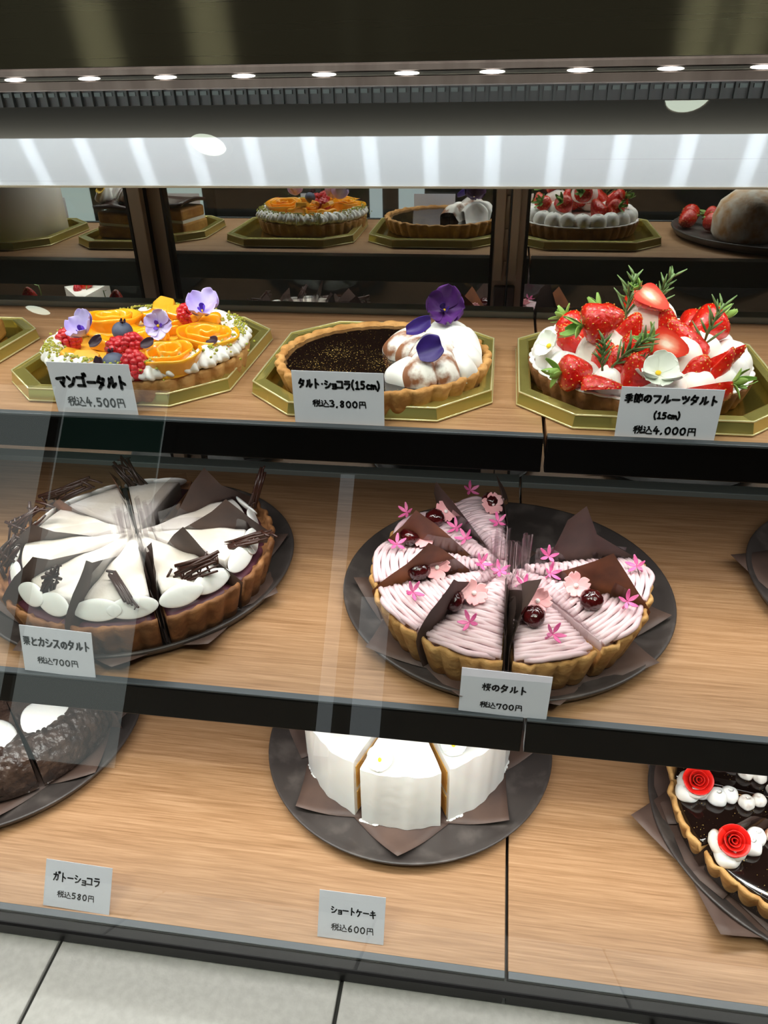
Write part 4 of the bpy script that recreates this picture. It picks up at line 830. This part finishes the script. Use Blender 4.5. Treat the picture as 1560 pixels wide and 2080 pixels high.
# ------------------------------------------------------------------ strawberry cream slices (left of frame, seen in the mirror)
plate((-.645, .531, ZM), 'dark round plate under the strawberry cream slices, seen in the mirror')
for i, ang in enumerate((15, 65, 115, 170, 250)):
    A = R_(ang); s = thing('strawberry_cream_slice', ['white strawberry slice facing right on the plate seen in the mirror', 'white strawberry slice at rear right on the plate seen in the mirror', 'white strawberry slice at rear left on the plate seen in the mirror', 'white strawberry slice facing left on the plate seen in the mirror', 'white strawberry slice nearest the front on the plate seen in the mirror'][i], 'cake slice', (-.645+.055*math.cos(A), .531+.055*math.sin(A), SZ), A, 'strawberry cream slices')
    part('cake_body', wedge(.100, -R_(21), R_(21), .0004, .076, nr=5, nt=12), CREAMY, s, T(-.055), auto=40)
    strawberry(s, ori((.020, 0, .086), (0, .2, -1), L=.024), .024, .0120, i, False)
    part('green_sprig', MB().tube([(.004, .004, .076), (.004, .006, .089), (.007, .010, .098)], .0008, 6).join(petal(.007, .004, .4), T(.007, .010, .097)), LEAFG, s)
    raspberry(s, ori((.004, -.010, .077), (0, 0, 1)), .006, .009, i)

# ------------------------------------------------------------------ right-hand middle plate (edge of frame)
plate((.3665, .5640, ZM), 'dark round plate cut by the right edge of the photo')
for i, ang in enumerate((170, 206, 242, 130, 90)):
    A = R_(ang); s = thing('dark_chocolate_slice', ['dark glossy chocolate slice with two white drops at the right photo edge', 'dark glossy chocolate slice nearest the brown paper corner at the right edge', 'dark glossy chocolate slice at the front of the right edge plate', 'dark glossy chocolate slice at the rear left of the right edge plate', 'dark glossy chocolate slice at the rear of the right edge plate'][i], 'cake slice', (.372+.06*math.cos(A), .560+.06*math.sin(A), SZ), A, 'dark chocolate slices')
    part('cake_body', wedge(.104, -R_(16.5), R_(16.5), .0016, .034, nr=6, nt=14), GANP, s, T(-.06), auto=40)
    for q in range(2): part('white_drop', dollop(.006, .006, q), CREAM, s, T(.028+.0*q, -.008+.016*q, .036))
    part('yellow_curl', petal(.02, .014, 1.4, .5), mat('pale_yellow_curl', 'd8cf7a', .5), s, T(-.01, 0, .035, .5), solid=.001)
    side_wrap(s, .06, R_(16.7), -1, .104, .036, (.08, .066), seed=i)
    liner(s, .020, .110 if i == 0 else .082, .72+.05*i, seed=i)
# ------------------------------------------------------------------ bottom shelf: white shortcake
BZ = ZB+.0049
plate((-.0600, .5235, ZB), 'dark round plate under the white shortcake slices')
def shortcake(ang, lab, push=0., half=R_(21), flo=None, lin=True, sd=0):
    A = R_(ang); off = .062; s = thing('shortcake_slice', lab, 'cake slice', (-.062+(off+push)*math.cos(A), .5265+(off+push)*math.sin(A), BZ), A, 'white shortcake slices')
    R, H = .0995, .0685
    def top(r, a): return .0006*math.sin(r*140+a*6+sd)+.0005*math.sin(a*25+r*60)
    def side(a, z): return .0007*math.sin(a*17+z*160+sd)+.0004*math.sin(a*41-z*240)
    part('cream_coat', wedge(R, -half, half, .0016, H, top, side, nr=10, nt=28), CREAM, s, T(-off), auto=35)
    for sg in (-1, 1):   # sponge layers show on the cut sides
        M = T(-off, 0, 0, sg*half) @ T(0, sg*.0003, 0)
        mb = MB().box(.004, R-.004, -.0004, .0004, .004, .028).box(.004, R-.004, -.0004, .0004, .034, .060); part('sponge_layer', mb, SPONGE, s, M, smooth=False)
    k = random.Random(sd); mb = MB()
    for i in range(5): a_ = half*(-1+.09*i); mb.blob(k.uniform(.0012, .0024), k.uniform(.002, .0036), k.uniform(.0007, .0014), 8, 6, M=T(-off+(R-.0004)*math.cos(a_), (R-.0004)*math.sin(a_), .0010+k.uniform(-.0004, .001)))
    part('cream_foot', mb, CREAM, s)
    if flo:
        white_flower(s, ori((flo[0], flo[1], H+.0035), Matrix.Rotation(-A, 3, 'Z') @ Vector((0, -.45, .9))), .0115, sd)
    if lin: liner(s, .028, .060, {0: .785, 1: .785, 2: .785}.get(sd, .6), seed=sd)
    return s
shortcake(-87, 'white shortcake slice in the front middle with a white flower on its left', .004, R_(20.4), (.024, -.018), sd=0)
shortcake(-132, 'white shortcake slice on the left with bare white top', .001, sd=1)
shortcake(-42, 'white shortcake slice on the right with a white flower at its edge', .001, flo=(.017, -.018), sd=2)
shortcake(178, 'white shortcake slice at rear left, hidden under the shelf front', sd=3)
shortcake(4, 'white shortcake slice at rear right, hidden under the shelf front', sd=4)

# ------------------------------------------------------------------ gateau chocolat
plate((-.4755, .4965, ZB), 'dark round plate under the cracked chocolate cake slices')
GC = (-.4680, .4975)
for i, (ang, lab) in enumerate(((-22.5, 'cracked chocolate cake slice on the right with a wide white cream patch'), (-67.5, 'cracked chocolate cake slice cut by the left photo edge, next to the split'), (-112.5, 'cracked chocolate cake slice out past the left photo edge'), (22.5, 'cracked chocolate cake slice at the rear under the shelf bar'))):
    A = R_(ang); off = .06; hf = R_(21.2)
    s = thing('chocolate_cake_slice', lab, 'cake slice', (GC[0]+off*math.cos(A), GC[1]+off*math.sin(A), BZ), A, 'cracked chocolate cake slices')
    rows = [(.0008, .0016), (.1, .0016), (.1065, .005), (.1085, .016), (.1075, .030), (.1035, .0405), (.096, .0455), (.086, .0465), (.074, .0445), (.062, .041), (.045, .039), (.025, .038), (.0008, .038)]
    mb = MB(); nw = 61
    def fn(u, w):
        a = -hf+2*hf*u; q = w*12; j = min(int(q), 11); f = q-j; r = rows[j][0]*(1-f)+rows[j+1][0]*f; z = rows[j][1]*(1-f)+rows[j+1][1]*f
        p = Vector((r*math.cos(a+A), r*math.sin(a+A), z)); d = NZ.noise(p*70)*.0016+NZ.noise(p*190)*.0009-.0016*max(0, abs(NZ.noise(p*130+Vector((5, 2, 1))))*-3+.8)
        if r > .04 and z > .006: r += d; z += d
        return (r*math.cos(a), r*math.sin(a), z)
    mb.grid(fn, 72, nw); mb.f += [tuple(range(nw)), tuple(71*nw+q for q in range(nw-1, -1, -1))]
    part('cake_body', mb, GATEAU, s, T(-off), auto=60)
    def cf(a, t, x, y, z): return (x*.026, y*.0235*(1+.25*x), z*.0045*(z > 0)+z*.0012)
    part('cream_patch', MB().blob(1, 1, 1, 28, 12, cf), CREAM, s, T(.004, 0, .0415))
    side_wrap(s, off, hf, 1, .106, .034, None, seed=i, filmh=.004)
    liner(s, .02, .076, .65, seed=i)
    if i == 0: part('paper_flap', flap_sheet(([(.07, .002), (.118, .003)], [(.066, .030), (.1, .040), (.116, .022)]), .004, .2), PAPER, s, T(-off, 0, 0, hf+.05))

# ------------------------------------------------------------------ red rose chocolate tart
plate((.3000, .4785, ZB), 'dark round plate under the red rose chocolate tart at the right edge')
RC = (.2900, .4700); RR, RH = .1130, .0280; ROFF = .062; RHALF = R_(16.7)
R_CR = crust(RR, RH, .103, -RHALF, RHALF, nfl=44, seed=31, amp=.0018, rough=.0012).mesh('crust', CRUSTP)
R_GAN = wedge(RR-.0065, -RHALF+.01, RHALF-.01, .004, RH-.0015, nr=8, nt=14).mesh('ganache', ganache('glossy_ganache_gold_fleck', [(.018, .012, .026)]))
def rose(parent, M, r=.0080, h=.0155, seed=0):
    mb = MB()
    for ring, (n, rr, hh, op) in enumerate(((2, .26, .97, .02), (3, .50, 1., .10), (4, .76, .97, .25), (5, 1., .86, .55))):
        for i in range(n):
            def fn(u, w, rr=rr, hh=hh, op=op, i=i, n=n, ring=ring):
                a = 2*pi*(i+.37*ring)/n+(u-.5)*2*pi/n*1.5; q = r*rr*(.42+.58*w**.6)*(1+op*w*w*w)+.0004*u
                z = h*hh*w*(1-.34*abs(2*u-1)**2.2)-.0006*ring-(h*.18*op*max(0, w-.75)*4*(.5))
                return (q*math.cos(a), q*math.sin(a), z)
            mb.grid(fn, 9, 7)
    o = part('red_rose', mb, ROSE, parent, M, solid=.0007, sub=1)
    sp = MB()
    for i in range(4): sp.join(petal(.010, .005, -.4, .3), T(0, 0, .001, i*1.6+.4))
    part('rose_sepal', sp, mat('rose_sepal_green', '4f7d3a', .5), o, solid=.0004)
    return o
for i, (ang, lab) in enumerate(((190, 'chocolate tart slice with a red rose, nearly hidden under the shelf bar'), (226, 'chocolate tart slice with a red rose in full view at the right edge'), (262, 'chocolate tart slice at the lower right corner past the photo edge'), (154, 'chocolate tart slice at the back of the rose tart'))):
    A = R_(ang); s = thing('rose_tart_slice', lab, 'tart slice', (RC[0]+ROFF*math.cos(A), RC[1]+ROFF*math.sin(A), BZ), A, 'red rose chocolate tart slices')
    part('crust', R_CR, parent=s, M=T(-ROFF+.003, 0, .0016)); part('ganache', R_GAN, parent=s, M=T(-ROFF+.003, 0, .0016))
    y0 = -.0205; M0 = T(-ROFF, 0, 0)
    for q in range(7):
        x = .1-.0115*q; part('piped_cream_wave', dollop(.0105-.0009*q, .0105-.0008*q, q+i), COCOAC if q > 3 else CREAM, s, T(-ROFF+x, y0*(x/.1)+.0025*(-1)**q+.001*q, RH+.003), sub=1)
    mb = MB().tube([(.086, y0-.016, RH+.004), (.098, y0-.012, RH+.006), (.104, y0-.001, RH+.008), (.100, y0+.009, RH+.009), (.090, y0+.010, RH+.010), (.083, y0+.002, RH+.012)], [.004, .0062, .0066, .0062, .0056, .003], 14)
    part('cream_loop', mb, COCOAC, s, M0, sub=1)
    rose(s, ori((.093-ROFF, y0-.0005, RH+.0150), Matrix.Rotation(-A, 3, 'Z') @ Vector((-.12, -.75, .85))), seed=i)
    side_wrap(s, ROFF, RHALF, 1, RR, RH, (.072, .052) if i < 2 else None, seed=i, lean=.3)
    liner(s, .024, .090, {0: .62, 1: .95, 2: .8, 3: .6}[i], seed=i, up=.010)

# ------------------------------------------------------------------ price cards
W_ = .061
card((-.2770, .4655, ZT), .0605, .0375, 0, [('マンゴータルト', .07, .94, .64, .24, .0022), ('税込4.500円', .155, .87, .24, .19, .0011)], 'white price card in front of the mango tart reading 4.500 yen')
card((-.1015, .4655, ZT), .0620, .0375, 0, [('タルト・ショコラ(15cm)', .07, .96, .77, .16, .0014), ('税込3,800円', .21, .81, .40, .135, .0011)], 'white price card in front of the chocolate tart reading 3,800 yen')
card((.1120, .4655, ZT), .0620, .0345, 0, [('季節のフルーツタルト', .04, .96, .79, .17, .0014), ('(15cm)', .355, .62, .47, .14, .0012), ('税込4,000円', .175, .81, .165, .16, .0012)], 'white price card in front of the strawberry tart reading 4,000 yen')
card((-.3105, .3882, ZM+.0014), .0570, .0390, R_(11), [('栗とカシスのタルト', .03, .97, .68, .19, .0013), ('税込700円', .20, .78, .28, .15, .0010)], 'white price card in front of the chestnut slices reading 700 yen', tilt=.035)
card((.0205, .3882, ZM+.0014), .0610, .0380, R_(4), [('桜のタルト', .24, .75, .63, .165, .0012), ('税込700円', .235, .72, .22, .14, .0010)], 'white price card in front of the pink blossom tart reading 700 yen', tilt=.03)
card((-.3080, .3188, ZB+.0004), .0570, .0380, R_(31), [('ガトーショコラ', .12, .84, .66, .18, .0012), ('税込580円', .20, .77, .30, .14, .0010)], 'white price card in front of the cracked chocolate cake reading 580 yen', tilt=.02)
card((-.0835, .3238, ZB+.0004), .0520, .0375, R_(29), [('ショートケーキ', .18, .87, .62, .15, .0011), ('税込600円', .20, .85, .26, .15, .0010)], 'white price card in front of the white shortcake reading 600 yen')
card((-.700, .4660, ZT), .061, .037, 0, [], 'plain white card before the tall white cake, its back seen in the mirror')
card((-.500, .4660, ZT), .061, .037, 0, [], 'plain white card before the layered pastry, its back seen in the mirror')
